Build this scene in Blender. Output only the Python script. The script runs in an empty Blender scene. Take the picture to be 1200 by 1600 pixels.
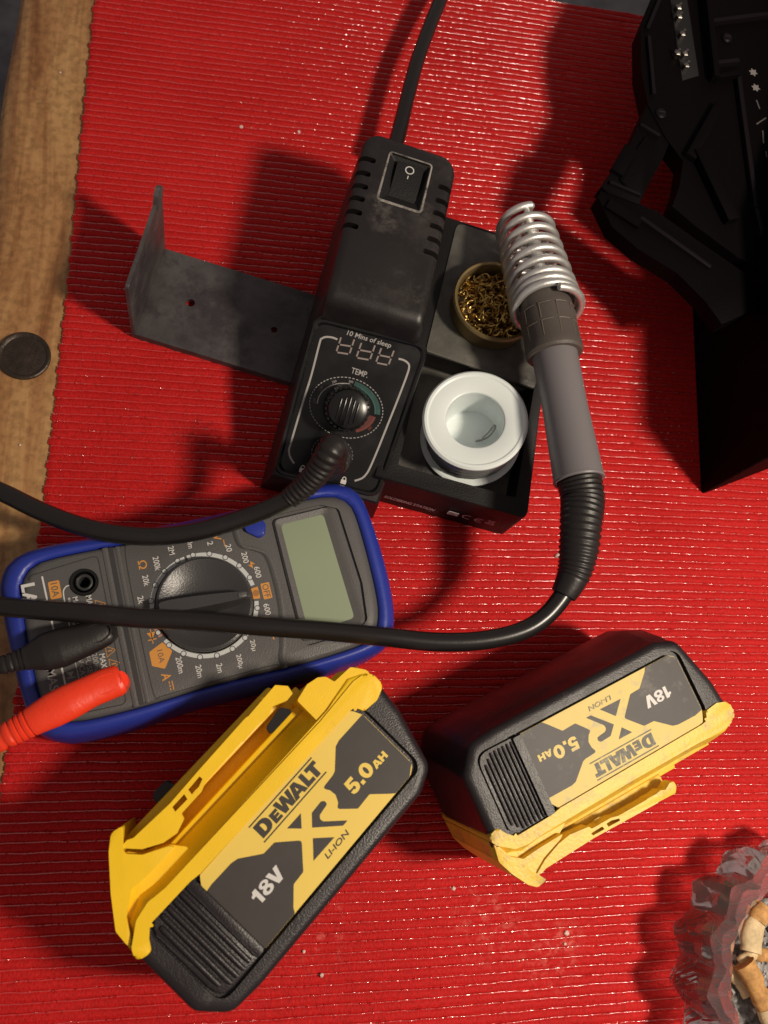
import bpy, bmesh, math, random
from mathutils import Matrix, Vector, noise
random.seed(7)
C = bpy.context.scene.collection
SC = bpy.context.scene
rad = math.radians

# ------------------------------------------------------------------ camera model (metres -> mm for layout)
H = 360.0                                   # camera height over the mat, mm
FPX = 1400.0
RM = Matrix(((0.98050902, 0.03571689, 0.19320034),
             (-0.01910343, -0.96134716, 0.27467562),
             (0.19554315, -0.27301271, -0.94192724)))
def W(u, v, z=0.0):
    """point (mm) on the horizontal plane at height z that is seen at photo pixel u,v"""
    d = RM @ Vector(((u-600)/FPX, (v-800)/FPX, 1.0))
    t = (z-H)/d.z
    return Vector((d.x*t, d.y*t, z))
def Won(u, v, o, n):
    d = RM @ Vector(((u-600)/FPX, (v-800)/FPX, 1.0))
    c = Vector((0, 0, H))
    return c + d*((o-c).dot(n)/d.dot(n))

# ------------------------------------------------------------------ materials
MATS = {}
def mat(name, col, rough=0.5, metal=0.0, var=0.0, vscale=30, bump=0.0, bscale=400, coat=0.0, spec=0.5,
        col2=None, wear=None, rvar=0.0, vdetail=4, wscale=60, wlo=.55, whi=.7):
    if name in MATS: return MATS[name]
    m = bpy.data.materials.new(name); m.use_nodes = True
    nt = m.node_tree; b = nt.nodes['Principled BSDF']
    N = nt.nodes.new; Lk = nt.links.new
    b.inputs['Base Color'].default_value = (*col, 1)
    b.inputs['Roughness'].default_value = rough
    b.inputs['Metallic'].default_value = metal
    b.inputs['Coat Weight'].default_value = coat
    b.inputs['Specular IOR Level'].default_value = spec
    tc = N('ShaderNodeTexCoord')
    last = None
    if var or col2:
        n1 = N('ShaderNodeTexNoise'); n1.inputs['Scale'].default_value = vscale; n1.inputs['Detail'].default_value = vdetail
        n1.inputs['Roughness'].default_value = .65
        Lk(tc.outputs['Object'], n1.inputs['Vector'])
        r = N('ShaderNodeValToRGB'); r.color_ramp.elements[0].position = .32; r.color_ramp.elements[1].position = .68
        c2 = col2 if col2 else tuple(min(1, c*(1+var)) for c in col)
        c1 = col if col2 else tuple(c*(1-var) for c in col)
        r.color_ramp.elements[0].color = (*c1, 1); r.color_ramp.elements[1].color = (*c2, 1)
        Lk(n1.outputs['Fac'], r.inputs['Fac']); last = r.outputs['Color']
    if wear:
        n2 = N('ShaderNodeTexNoise'); n2.inputs['Scale'].default_value = wscale; n2.inputs['Detail'].default_value = 8
        n2.inputs['Roughness'].default_value = .72
        Lk(tc.outputs['Object'], n2.inputs['Vector'])
        r2 = N('ShaderNodeValToRGB'); r2.color_ramp.elements[0].position = wlo; r2.color_ramp.elements[1].position = whi
        Lk(n2.outputs['Fac'], r2.inputs['Fac'])
        mx = N('ShaderNodeMix'); mx.data_type = 'RGBA'
        Lk(r2.outputs['Color'], mx.inputs['Factor'])
        if last: Lk(last, mx.inputs['A'])
        else: mx.inputs['A'].default_value = (*col, 1)
        mx.inputs['B'].default_value = (*wear, 1)
        last = mx.outputs['Result']
    if last: Lk(last, b.inputs['Base Color'])
    if rvar:
        n3 = N('ShaderNodeTexNoise'); n3.inputs['Scale'].default_value = vscale*1.7; n3.inputs['Detail'].default_value = 6
        Lk(tc.outputs['Object'], n3.inputs['Vector'])
        mr = N('ShaderNodeMapRange'); mr.inputs['From Min'].default_value = .3; mr.inputs['From Max'].default_value = .7
        mr.inputs['To Min'].default_value = max(.03, rough-rvar); mr.inputs['To Max'].default_value = min(1, rough+rvar)
        Lk(n3.outputs['Fac'], mr.inputs['Value']); Lk(mr.outputs['Result'], b.inputs['Roughness'])
    if bump:
        n4 = N('ShaderNodeTexNoise'); n4.inputs['Scale'].default_value = bscale; n4.inputs['Detail'].default_value = 3
        Lk(tc.outputs['Object'], n4.inputs['Vector'])
        bp = N('ShaderNodeBump'); bp.inputs['Strength'].default_value = bump; bp.inputs['Distance'].default_value = .0005
        Lk(n4.outputs['Fac'], bp.inputs['Height']); Lk(bp.outputs['Normal'], b.inputs['Normal'])
    MATS[name] = m
    return m


BLACK = mat('black_plastic', (.009, .008, .0085), .52, spec=.35, bump=.35, bscale=1500, rvar=.08, vscale=40, wear=(.05, .045, .045), wlo=.62, whi=.85, wscale=50)
BLACKGL = mat('black_gloss', (.008, .008, .0085), .22, rvar=.08, vscale=60, wear=(.03, .03, .03), wlo=.62, whi=.85)
BLACKTOP = mat('dusty_black', (.013, .0105, .011), .40, bump=.12, bscale=1600, rvar=.08, vscale=25, wear=(.055, .046, .042), wlo=.52, whi=.82, wscale=26)
RUBBER = mat('black_rubber', (.013, .010, .010), .42, bump=.15, bscale=1200, rvar=.05)
CABLE = mat('cable_pvc', (.012, .010, .010), .3, bump=.06, bscale=600, wear=(.022, .019, .019), wlo=.6, whi=.8)
VOID = mat('void', (.004, .003, .003), .8)
YEL = mat('yellow_plastic', (.88, .55, .006), .45, bump=.12, bscale=1800, var=.05, vscale=40, wear=(.62, .38, .02), wlo=.62, whi=.8)
YELD = mat('dirty_yellow_plastic', (.80, .53, .05), .45, bump=.3, bscale=900, var=.08, vscale=60, wear=(.34, .25, .11), wlo=.50, whi=.74, wscale=120)
BATB = mat('battery_black', (.015, .011, .013), .42, bump=.3, bscale=1700, rvar=.08, vscale=40, wear=(.07, .06, .06), wlo=.6, whi=.8, wscale=140)
LABY = mat('label_yellow', (.78, .56, .11), .5, spec=.35, var=.02)
LABG = mat('label_grey', (.045, .038, .036), .5, spec=.35, var=.08, vscale=90)
LABYD = mat('worn_label_yellow', (.70, .53, .15), .5, spec=.35, var=.05, wear=(.50, .42, .24), wlo=.54, whi=.70, wscale=160)
LABGD = mat('worn_label_grey', (.052, .045, .043), .5, spec=.35, var=.12, vscale=120, wear=(.16, .145, .135), wlo=.55, whi=.74, wscale=150)
INKB = mat('ink_black', (.03, .024, .018), .5)
INKBW = mat('ink_worn', (.05, .045, .03), .5, wear=(.4, .34, .18), wlo=.5, whi=.66, wscale=220)
INKW = mat('ink_white', (.62, .60, .58), .5)
INKPALE = mat('ink_pale', (.36, .34, .33), .5)
INKGREY = mat('ink_grey', (.17, .16, .16), .5)
INKO = mat('ink_orange', (.62, .27, .05), .5)
TEAL = mat('ink_teal', (.02, .12, .11), .5)
REDI = mat('ink_red', (.22, .03, .015), .5)
BLUE = mat('blue_rubber', (.018, .035, .30), .38, bump=.1, bscale=1500, rvar=.06)
GREY = mat('grey_plastic', (.092, .088, .088), .45, bump=.25, bscale=1800, var=.05, vscale=50, wear=(.16, .15, .14), wlo=.64, whi=.85)
DIALM = mat('dial_plastic', (.045, .043, .045), .3, bump=.15, bscale=1600, rvar=.05)
LCD = mat('lcd_glass', (.25, .30, .20), .4, coat=.0, var=.03, vscale=20)
REDP = mat('red_plastic', (.86, .045, .012), .42, bump=.2, bscale=900, var=.05, vscale=50)
HANDLE = mat('grey_handle', (.175, .160, .170), .42, bump=.08, bscale=1500, rvar=.04)
GRIP = mat('brown_grip', (.085, .070, .062), .55, bump=.3, bscale=1500, var=.1)
WHITE = mat('white_plastic', (.78, .84, .84), .38, bump=.05, bscale=800, var=.015)
SOLDER = mat('solder_wire', (.34, .34, .34), .35, .7)
STEEL = mat('coil_steel', (.74, .73, .71), .40, .8, bump=.1, bscale=900, rvar=.08, vscale=90)
PLATE = mat('dirty_steel', (.050, .043, .046), .55, .25, col2=(.12, .108, .108), vscale=42, bump=.3, bscale=600, wear=(.045, .036, .042), wlo=.52, whi=.64, wscale=28, rvar=.1)
PLATE2 = mat('dark_steel', (.035, .033, .034), .5, .3, col2=(.20, .19, .165), vscale=26, bump=.3, bscale=600, wear=(.20, .19, .17), wlo=.58, whi=.72, wscale=40, rvar=.1)
BRASS = mat('brass_wool', (.58, .38, .12), .28, 1.0)
TIN = mat('tin_brass', (.30, .22, .10), .42, .75, var=.15, vscale=70)
COIN = mat('coin_brown', (.05, .036, .028), .45, .5, var=.25, vscale=300, bump=.5, bscale=700)
DARKFLOOR = mat('dark_floor', (.10, .095, .11), .8, var=.3, vscale=30)
ASH = mat('ash', (.035, .032, .032), .95, col2=(.42, .40, .39), vscale=330, bump=1, bscale=900)
BUTT = mat('cigarette_filter', (.52, .27, .09), .8, var=.3, vscale=400, bump=.4)
BUTTW = mat('cigarette_paper', (.62, .47, .27), .8, var=.25, vscale=300, bump=.4)
CRUMB = mat('crumb', (.70, .50, .45), .7)
CASE = mat('case_black', (.0025, .0015, .002), .6, spec=.06, bump=.2, bscale=800)
GLASS = bpy.data.materials.new('glass'); GLASS.use_nodes = True
b = GLASS.node_tree.nodes['Principled BSDF']
b.inputs['Base Color'].default_value = (1, .99, 1, 1); b.inputs['Roughness'].default_value = .015
b.inputs['Transmission Weight'].default_value = .94; b.inputs['IOR'].default_value = 1.5
SEG = mat('led_segment', (.25, .20, .185), .5)

# ------------------------------------------------------------------ mesh builder (all in mm)
class B:
    def __init__(s): s.bm = bmesh.new(); s.mats = []
    def mi(s, m):
        if m not in s.mats: s.mats.append(m)
        return s.mats.index(m)
    def merge(s, t, m, M=None):
        i = s.mi(m)
        for f in t.faces: f.material_index = i
        bmesh.ops.recalc_face_normals(t, faces=t.faces[:])
        if M is not None: bmesh.ops.transform(t, matrix=M, verts=t.verts[:])
        me = bpy.data.meshes.new('t'); t.to_mesh(me); t.free(); s.bm.from_mesh(me); bpy.data.meshes.remove(me)
        return s
    def prism(s, poly, z0, z1, m, bev=0, seg=2, M=None, bottom=False, taper=None):
        t = bmesh.new(); n = len(poly)
        lo = [t.verts.new((p[0], p[1], z0)) for p in poly]
        if taper: hi = [t.verts.new((p[0], p[1], z1)) for p in taper]
        else: hi = [t.verts.new((p[0], p[1], z1)) for p in poly]
        t.faces.new(lo[::-1]); t.faces.new(hi)
        for i in range(n): t.faces.new((lo[i], lo[(i+1) % n], hi[(i+1) % n], hi[i]))
        if bev:
            es = [e for e in t.edges if all(v.co.z > z1-1e-6 for v in e.verts) or (bottom and all(v.co.z < z0+1e-6 for v in e.verts))]
            bmesh.ops.bevel(t, geom=es, offset=bev, segments=seg, profile=.5, affect='EDGES', clamp_overlap=True)
        return s.merge(t, m, M)
    def box(s, c, d, m, bev=0, M=None, seg=2):
        t = bmesh.new(); bmesh.ops.create_cube(t, size=1)
        for v in t.verts: v.co = Vector((c[0]+v.co.x*d[0], c[1]+v.co.y*d[1], c[2]+v.co.z*d[2]))
        if bev: bmesh.ops.bevel(t, geom=t.edges[:], offset=bev, segments=seg, profile=.5, affect='EDGES', clamp_overlap=True)
        return s.merge(t, m, M)
    def tube(s, pts, r, m, segs=12, sub=0, closed=False, flat=None, M=None, up=None):
        P = [Vector(p) for p in pts]
        R = list(r) if isinstance(r, (list, tuple)) else [r]*len(P)
        if sub: P, R = catmull(P, R, sub, closed)
        t = bmesh.new(); n = len(P); rings = []; nrm = None
        for i in range(n):
            a = P[(i-1) % n] if (closed or i > 0) else P[0]
            b = P[(i+1) % n] if (closed or i < n-1) else P[-1]
            d = (b-a).normalized()
            if nrm is None:
                nrm = Vector(up) if up else (Vector((0, 0, 1)) if abs(d.z) < .9 else Vector((1, 0, 0)))
            nrm = (nrm - d*nrm.dot(d)).normalized(); bn = d.cross(nrm)
            fl = flat if flat else 1
            rings.append([t.verts.new(P[i] + (bn*math.cos(2*math.pi*k/segs) + nrm*fl*math.sin(2*math.pi*k/segs))*R[i]) for k in range(segs)])
        for i in range(n if closed else n-1):
            A = rings[i]; Bq = rings[(i+1) % n]
            for k in range(segs): t.faces.new((A[k], A[(k+1) % segs], Bq[(k+1) % segs], Bq[k]))
        if not closed: t.faces.new(rings[0][::-1]); t.faces.new(rings[-1])
        return s.merge(t, m, M)
    def lathe(s, prof, m, segs=48, M=None, closed=False):
        t = bmesh.new(); rings = []
        for r, z in prof:
            if r < 1e-5: rings.append([t.verts.new((0, 0, z))])
            else: rings.append([t.verts.new((r*math.cos(2*math.pi*k/segs), r*math.sin(2*math.pi*k/segs), z)) for k in range(segs)])
        nn = len(rings)
        for i in range(nn if closed else nn-1):
            A, Q = rings[i], rings[(i+1) % nn]
            for k in range(segs):
                k2 = (k+1) % segs
                if len(A) == 1 and len(Q) == 1: continue
                if len(A) == 1: t.faces.new((A[0], Q[k2], Q[k]))
                elif len(Q) == 1: t.faces.new((A[k], A[k2], Q[0]))
                else: t.faces.new((A[k], A[k2], Q[k2], Q[k]))
        return s.merge(t, m, M)
    def stroke(s, pts, w, z, m, closed=False, M=None, th=.08):
        P = [Vector((p[0], p[1], 0)) for p in pts]; n = len(P)
        t = bmesh.new(); L = []; Rr = []
        for i in range(n):
            a = P[(i-1) % n] if (closed or i > 0) else P[0]
            b = P[(i+1) % n] if (closed or i < n-1) else P[-1]
            d = (b-a).normalized(); q = Vector((-d.y, d.x, 0))*w/2
            L.append(t.verts.new((P[i]+q)+Vector((0, 0, z)))); Rr.append(t.verts.new((P[i]-q)+Vector((0, 0, z))))
        for i in range(n if closed else n-1):
            j = (i+1) % n; t.faces.new((L[i], Rr[i], Rr[j], L[j]))
        for f in t.faces:
            if f.normal.z < 0: f.normal_flip()
        i = s.mi(m)
        for f in t.faces: f.material_index = i
        for f in t.faces: f.normal_update()
        if M is not None: bmesh.ops.transform(t, matrix=M, verts=t.verts[:])
        me = bpy.data.meshes.new('t'); t.to_mesh(me); t.free(); s.bm.from_mesh(me); bpy.data.meshes.remove(me)
        return s
    def flat(s, poly, z, m, M=None):
        t = bmesh.new(); f = t.faces.new([t.verts.new((p[0], p[1], z)) for p in poly]); f.normal_update()
        if f.normal.z < 0: f.normal_flip()
        bmesh.ops.triangulate(t, faces=[f])
        i = s.mi(m)
        for f in t.faces: f.material_index = i
        if M is not None: bmesh.ops.transform(t, matrix=M, verts=t.verts[:])
        me = bpy.data.meshes.new('t'); t.to_mesh(me); t.free(); s.bm.from_mesh(me); bpy.data.meshes.remove(me)
        return s
    def text(s, body, x, y, w, h, z, m, ang=0, shear=0, bold=0, M=None, center=False):
        """glyphs fitted to a w x h box whose lower left (or centre) is x,y; ang turns it about that point"""
        cu = bpy.data.curves.new('t', 'FONT'); cu.body = body; cu.size = 10; cu.shear = shear; cu.offset = bold; cu.resolution_u = 3
        ob = bpy.data.objects.new('t', cu)
        me = bpy.data.meshes.new_from_object(ob)
        if len(me.vertices) == 0: return s
        xs = [v.co.x for v in me.vertices]; ys = [v.co.y for v in me.vertices]
        sx = (w or 0)/(max(xs)-min(xs)) if w else None; sy = (h or 0)/(max(ys)-min(ys)) if h else None
        sx = sx or sy; sy = sy or sx
        ww = (max(xs)-min(xs))*sx; hh = (max(ys)-min(ys))*sy
        T = Matrix.Translation((x, y, z)) @ Matrix.Rotation(ang, 4, 'Z') @ Matrix.Translation((-ww/2, -hh/2, 0) if center else (0, 0, 0)) \
            @ Matrix.Diagonal((sx, sy, 1, 1)) @ Matrix.Translation((-min(xs), -min(ys), 0))
        if M is not None: T = M @ T
        me.transform(T); i = s.mi(m)
        n0 = len(s.bm.faces)
        s.bm.from_mesh(me); s.bm.faces.ensure_lookup_table()
        for f in s.bm.faces[n0:]: f.material_index = i
        bpy.data.meshes.remove(me); bpy.data.objects.remove(ob); bpy.data.curves.remove(cu)
        return s

def _ringhalf(cx, cy, rx, ry, ix, iy, side, n=14):
    a0 = 90 if side < 0 else -90
    o = [(cx+rx*math.cos(math.radians(a0+180*k/n)), cy+ry*math.sin(math.radians(a0+180*k/n))) for k in range(n+1)]
    i = [(cx+ix*math.cos(math.radians(a0+180*(n-k)/n)), cy+iy*math.sin(math.radians(a0+180*(n-k)/n))) for k in range(n+1)]
    return o+i
GL = {
 'D': [[(0, 0), (.36, 0), (.36, 1), (0, 1)], [(.36, 1), (.55, 1), (.76, .95), (.93, .8), (1, .6), (1, .4), (.93, .2), (.76, .05), (.55, 0), (.36, 0), (.36, .22), (.48, .22), (.58, .3), (.62, .42), (.62, .58), (.58, .7), (.48, .78), (.36, .78)]],
 'E': [[(0, 0), (1, 0), (1, .27), (.44, .27), (.44, .38), (.92, .38), (.92, .62), (.44, .62), (.44, .73), (1, .73), (1, 1), (0, 1)]],
 'W': [[(0, 1), (.16, 0), (.41, 0), (.5, .48), (.59, 0), (.84, 0), (1, 1), (.76, 1), (.70, .42), (.60, 1), (.40, 1), (.30, .42), (.24, 1)]],
 'A': [[(0, 0), (.33, 1), (.5, 1), (.5, .72), (.42, .40), (.5, .40), (.5, .18), (.36, .18), (.31, 0)], [(1, 0), (.67, 1), (.5, 1), (.5, .72), (.58, .40), (.5, .40), (.5, .18), (.64, .18), (.69, 0)]],
 'L': [[(0, 0), (1, 0), (1, .27), (.46, .27), (.46, 1), (0, 1)]],
 'T': [[(0, 1), (1, 1), (1, .73), (.70, .73), (.70, 0), (.30, 0), (.30, .73), (0, .73)]],
 'V': [[(0, 1), (.32, 0), (.68, 0), (1, 1), (.67, 1), (.5, .36), (.33, 1)]],
 '1': [[(.0, .60), (.0, .78), (.26, .84), (.42, 1), (.9, 1), (.9, 0), (.42, 0), (.42, .62)]],
 '8': [_ringhalf(.5, .29, .5, .29, .17, .11, -1), _ringhalf(.5, .29, .5, .29, .17, .11, 1), _ringhalf(.5, .76, .44, .24, .15, .095, -1), _ringhalf(.5, .76, .44, .24, .15, .095, 1)],
 '5': [[(.10, 1), (.92, 1), (.92, .76), (.42, .76), (.40, .65), (.58, .67), (.80, .60), (.96, .45), (.97, .26), (.84, .08), (.60, 0), (.34, 0), (.10, .08), (.02, .28), (.36, .31), (.42, .23), (.53, .22), (.61, .31), (.59, .42), (.49, .46), (.39, .41), (.05, .45)]],
 '0': [_ringhalf(.5, .5, .5, .5, .15, .27, -1), _ringhalf(.5, .5, .5, .5, .15, .27, 1)],
 '.': [[(0, 0), (1, 0), (1, 1), (0, 1)]],
 'H': [[(0, 0), (.33, 0), (.33, .37), (.67, .37), (.67, 0), (1, 0), (1, 1), (.67, 1), (.67, .62), (.33, .62), (.33, 1), (0, 1)]],
}
def glyph(b, ch, x, y, w, h, z, m):
    for k, pl in enumerate(GL[ch]): b.flat([(x+w*p[0], y+h*p[1]) for p in pl], z+.012*k, m)
def catmull(P, R, sub, closed=False):
    n = len(P); op, orr = [], []
    for i in range(n if closed else n-1):
        g = (lambda k: k % n) if closed else (lambda k: min(max(k, 0), n-1))
        p0, p1, p2, p3 = P[g(i-1)], P[g(i)], P[g(i+1)], P[g(i+2)]; r1, r2 = R[g(i)], R[g(i+1)]
        for k in range(sub):
            t = k/sub
            op.append(.5*((2*p1)+(p2-p0)*t+(2*p0-5*p1+4*p2-p3)*t*t+(3*p1-p0-3*p2+p3)*t**3)); orr.append(r1+(r2-r1)*t)
    if not closed: op.append(P[-1]); orr.append(R[-1])
    return op, orr
def smooth2(pts, sub=5, closed=True):
    p, _ = catmull([Vector((a[0], a[1], 0)) for a in pts], [0]*len(pts), sub, closed)
    return [(a.x, a.y) for a in p]
def fillet(pts, r, seg=5):
    out = []; n = len(pts); P = [Vector(p[:2]) for p in pts]
    rr = r if isinstance(r, (list, tuple)) else [r]*n
    for i in range(n):
        a, b, c = P[i-1], P[i], P[(i+1) % n]
        if rr[i] <= 0: out.append((b.x, b.y)); continue
        u = (a-b); v = (c-b); lu, lv = u.length, v.length; u.normalize(); v.normalize()
        th = math.acos(max(-1, min(1, u.dot(v))))
        if th > math.pi-.05: out.append((b.x, b.y)); continue
        d = min(rr[i]/math.tan(th/2), lu*.48, lv*.48)
        p0, p1 = b+u*d, b+v*d
        for k in range(seg+1):
            t = k/seg; q = p0*(1-t)**2 + b*2*t*(1-t) + p1*t*t; out.append((q.x, q.y))
    return out
def rrect(cx, cy, w, h, r, seg=5):
    return fillet([(cx-w/2, cy-h/2), (cx+w/2, cy-h/2), (cx+w/2, cy+h/2), (cx-w/2, cy+h/2)], r, seg)
def circ(cx, cy, r, n=24): return [(cx+r*math.cos(2*math.pi*k/n), cy+r*math.sin(2*math.pi*k/n)) for k in range(n)]

def obj(name, b, parent=None, ang=32, cuts=None):
    me = bpy.data.meshes.new(name)
    b.bm.to_mesh(me); b.bm.free()
    for m in b.mats: me.materials.append(m)
    if cuts:
        o1 = bpy.data.objects.new('a', me); C.objects.link(o1)
        mc = bpy.data.meshes.new('c'); cuts.bm.to_mesh(mc); cuts.bm.free()
        for m in b.mats: mc.materials.append(m)
        o2 = bpy.data.objects.new('b', mc); C.objects.link(o2)
        md = o1.modifiers.new('x', 'BOOLEAN'); md.operation = 'DIFFERENCE'; md.solver = 'EXACT'; md.object = o2
        dg = bpy.context.evaluated_depsgraph_get()
        me2 = bpy.data.meshes.new_from_object(o1.evaluated_get(dg))
        bpy.data.objects.remove(o1); bpy.data.objects.remove(o2); bpy.data.meshes.remove(me); bpy.data.meshes.remove(mc)
        me = me2; me.name = name
    me.transform(Matrix.Scale(.001, 4))
    me.polygons.foreach_set('use_smooth', [True]*len(me.polygons))
    me.set_sharp_from_angle(angle=rad(ang))
    o = bpy.data.objects.new(name, me); C.objects.link(o)
    if parent: o.parent = parent
    return o
def thing(name, label, cat, loc=(0, 0, 0), rotz=0, group=None, M=None):
    o = bpy.data.objects.new(name, None); C.objects.link(o); o.empty_display_size = .01
    if M is None: M = Matrix.Translation(Vector(loc)) @ Matrix.Rotation(rotz, 4, 'Z')
    o['F'] = [x for r in M for x in r]
    M2 = M.copy(); M2.translation = M.translation*.001
    o.matrix_world = M2
    o.location = M2.translation; o.rotation_euler = M2.to_euler(); o.scale = M2.to_scale()
    o['label'] = label; o['category'] = cat
    if group: o['group'] = group
    FR[o.name] = M; del o['F']
    return o
FR = {}
def tag(o, label, cat, group=None):
    o['label'] = label; o['category'] = cat
    if group: o['group'] = group
def loc(t, u, v, z):               # photo pixel at world height z -> thing-local mm
    return FR[t.name].inverted() @ W(u, v, z)

# ================================================================== THE SETTING
PITCH = 3.453
XE = -62.0; YT = 394.5; YB = -118.0; XR = 335.0
def edge_x(y):
    k = [(-140, -78), (-6, -70), (60, -66.3), (105, -64.2), (199, -62.2), (352, -61.3), (400, -61)]
    for (a, p), (c, q) in zip(k, k[1:]):
        if y <= c: return p+(q-p)*(y-a)/(c-a)
    return -61
# wooden table: a long rounded board at the left, surface 1.6 mm under the mat top
b = B()
prof = [(-98, -30), (-98, -14), (-97, -8), (-94, -4.6), (-89, -2.8), (-82, -2.1), (-70, -1.9), (340, -1.9), (340, -30)]
t = bmesh.new(); ny = 60; rings = []
for j in range(ny+1):
    y = -130 + (393+130)*j/ny
    w = 1.2*math.sin(y*.02)+.8*math.sin(y*.055+1)
    rings.append([t.verts.new((x+(w if x < -60 else 0), y, z)) for x, z in prof])
for j in range(ny):
    for i in range(len(prof)): t.faces.new((rings[j][i], rings[j][(i+1) % len(prof)], rings[j+1][(i+1) % len(prof)], rings[j+1][i]))
t.faces.new(rings[0]); t.faces.new(rings[-1][::-1])
WOOD = bpy.data.materials.new('worn_wood'); WOOD.use_nodes = True
nt = WOOD.node_tree; N = nt.nodes.new; Lk = nt.links.new; bs = nt.nodes['Principled BSDF']; bs.inputs['Roughness'].default_value = .5
tc = N('ShaderNodeTexCoord'); mp = N('ShaderNodeMapping'); mp.inputs['Scale'].default_value = (95, 8, 40); mp.inputs['Rotation'].default_value = (0, 0, -.1)
Lk(tc.outputs['Object'], mp.inputs['Vector'])
n1 = N('ShaderNodeTexNoise'); n1.inputs['Scale'].default_value = 1; n1.inputs['Detail'].default_value = 6; n1.inputs['Roughness'].default_value = .6; n1.inputs['Distortion'].default_value = .7
Lk(mp.outputs['Vector'], n1.inputs['Vector'])
r1 = N('ShaderNodeValToRGB'); e = r1.color_ramp.elements
e[0].position = .3; e[0].color = (.24, .09, .028, 1); e[1].position = .66; e[1].color = (.57, .33, .135, 1)
x = r1.color_ramp.elements.new(.48); x.color = (.42, .21, .08, 1)
Lk(n1.outputs['Fac'], r1.inputs['Fac'])
n2 = N('ShaderNodeTexNoise'); n2.inputs['Scale'].default_value = 330; n2.inputs['Detail'].default_value = 3
Lk(tc.outputs['Object'], n2.inputs['Vector'])
r2 = N('ShaderNodeValToRGB'); r2.color_ramp.elements[0].position = .35; r2.color_ramp.elements[0].color = (.72, .70, .66, 1); r2.color_ramp.elements[1].position = .6
Lk(n2.outputs['Fac'], r2.inputs['Fac'])
mx = N('ShaderNodeMix'); mx.data_type = 'RGBA'; mx.blend_type = 'MULTIPLY'; mx.inputs['Factor'].default_value = 1
Lk(r1.outputs['Color'], mx.inputs['A']); Lk(r2.outputs['Color'], mx.inputs['B'])
n3 = N('ShaderNodeTexNoise'); n3.inputs['Scale'].default_value = 45; n3.inputs['Detail'].default_value = 7; n3.inputs['Roughness'].default_value = .7
Lk(tc.outputs['Object'], n3.inputs['Vector'])
r3 = N('ShaderNodeValToRGB'); r3.color_ramp.elements[0].position = .63; r3.color_ramp.elements[1].position = .72
Lk(n3.outputs['Fac'], r3.inputs['Fac'])
mx2 = N('ShaderNodeMix'); mx2.data_type = 'RGBA'; Lk(r3.outputs['Color'], mx2.inputs['Factor'])
Lk(mx.outputs['Result'], mx2.inputs['A']); mx2.inputs['B'].default_value = (.13, .075, .03, 1)
Lk(mx2.outputs['Result'], bs.inputs['Base Color'])
bp = N('ShaderNodeBump'); bp.inputs['Strength'].default_value = .35; bp.inputs['Distance'].default_value = .0006
Lk(n2.outputs['Fac'], bp.inputs['Height']); Lk(bp.outputs['Normal'], bs.inputs['Normal'])
b.merge(t, WOOD)
o = obj('wooden_table', b); o['kind'] = 'structure'
# knots, nicks and dents in the board
b = B()
NICK = mat('nick', (.075, .045, .02), .8)
t = bmesh.new()
b.flat([(-3000, -3000), (3000, -3000), (3000, 5000), (-3000, 5000)], -720, DARKFLOOR)
o = obj('floor', b); o['kind'] = 'structure'

# ------------------------------------------------------------------ red ribbed mat
RED = bpy.data.materials.new('red_cotton_cord'); RED.use_nodes = True
nt = RED.node_tree; N = nt.nodes.new; Lk = nt.links.new; bs = nt.nodes['Principled BSDF']
bs.inputs['Roughness'].default_value = .7; bs.inputs['Specular IOR Level'].default_value = .18
tc = N('ShaderNodeTexCoord')
n1 = N('ShaderNodeTexNoise'); n1.inputs['Scale'].default_value = 14; n1.inputs['Detail'].default_value = 5
Lk(tc.outputs['Object'], n1.inputs['Vector'])
r1 = N('ShaderNodeValToRGB'); r1.color_ramp.elements[0].position = .3; r1.color_ramp.elements[0].color = (.55, .0095, .0095, 1)
r1.color_ramp.elements[1].position = .72; r1.color_ramp.elements[1].color = (.70, .019, .019, 1)
Lk(n1.outputs['Fac'], r1.inputs['Fac'])
mp = N('ShaderNodeMapping'); mp.inputs['Scale'].default_value = (1500, 700, 700); Lk(tc.outputs['Object'], mp.inputs['Vector'])
n2 = N('ShaderNodeTexNoise'); n2.inputs['Scale'].default_value = 1; n2.inputs['Detail'].default_value = 3; Lk(mp.outputs['Vector'], n2.inputs['Vector'])
r2 = N('ShaderNodeValToRGB'); r2.color_ramp.elements[0].position = .3; r2.color_ramp.elements[0].color = (.62, .62, .62, 1); r2.color_ramp.elements[1].position = .7
Lk(n2.outputs['Fac'], r2.inputs['Fac'])
mx = N('ShaderNodeMix'); mx.data_type = 'RGBA'; mx.blend_type = 'MULTIPLY'; mx.inputs['Factor'].default_value = 1
Lk(r1.outputs['Color'], mx.inputs['A']); Lk(r2.outputs['Color'], mx.inputs['B']); Lk(mx.outputs['Result'], bs.inputs['Base Color'])
bp = N('ShaderNodeBump'); bp.inputs['Strength'].default_value = .6; bp.inputs['Distance'].default_value = .0004
Lk(n2.outputs['Fac'], bp.inputs['Height']); Lk(bp.outputs['Normal'], bs.inputs['Normal'])
THR = bpy.data.materials.new('shiny_red_thread'); THR.use_nodes = True
nt = THR.node_tree; N = nt.nodes.new; Lk = nt.links.new; bs = nt.nodes['Principled BSDF']
bs.inputs['Base Color'].default_value = (.56, .014, .014, 1); bs.inputs['Roughness'].default_value = .35; bs.inputs['Metallic'].default_value = .0
bs.inputs['Specular IOR Level'].default_value = .6; bs.inputs['Coat Weight'].default_value = 1; bs.inputs['Coat Roughness'].default_value = .13; bs.inputs['Coat IOR'].default_value = 2.0
tc = N('ShaderNodeTexCoord'); mp = N('ShaderNodeMapping'); mp.inputs['Scale'].default_value = (420, 420, 420); Lk(tc.outputs['Object'], mp.inputs['Vector'])
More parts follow.
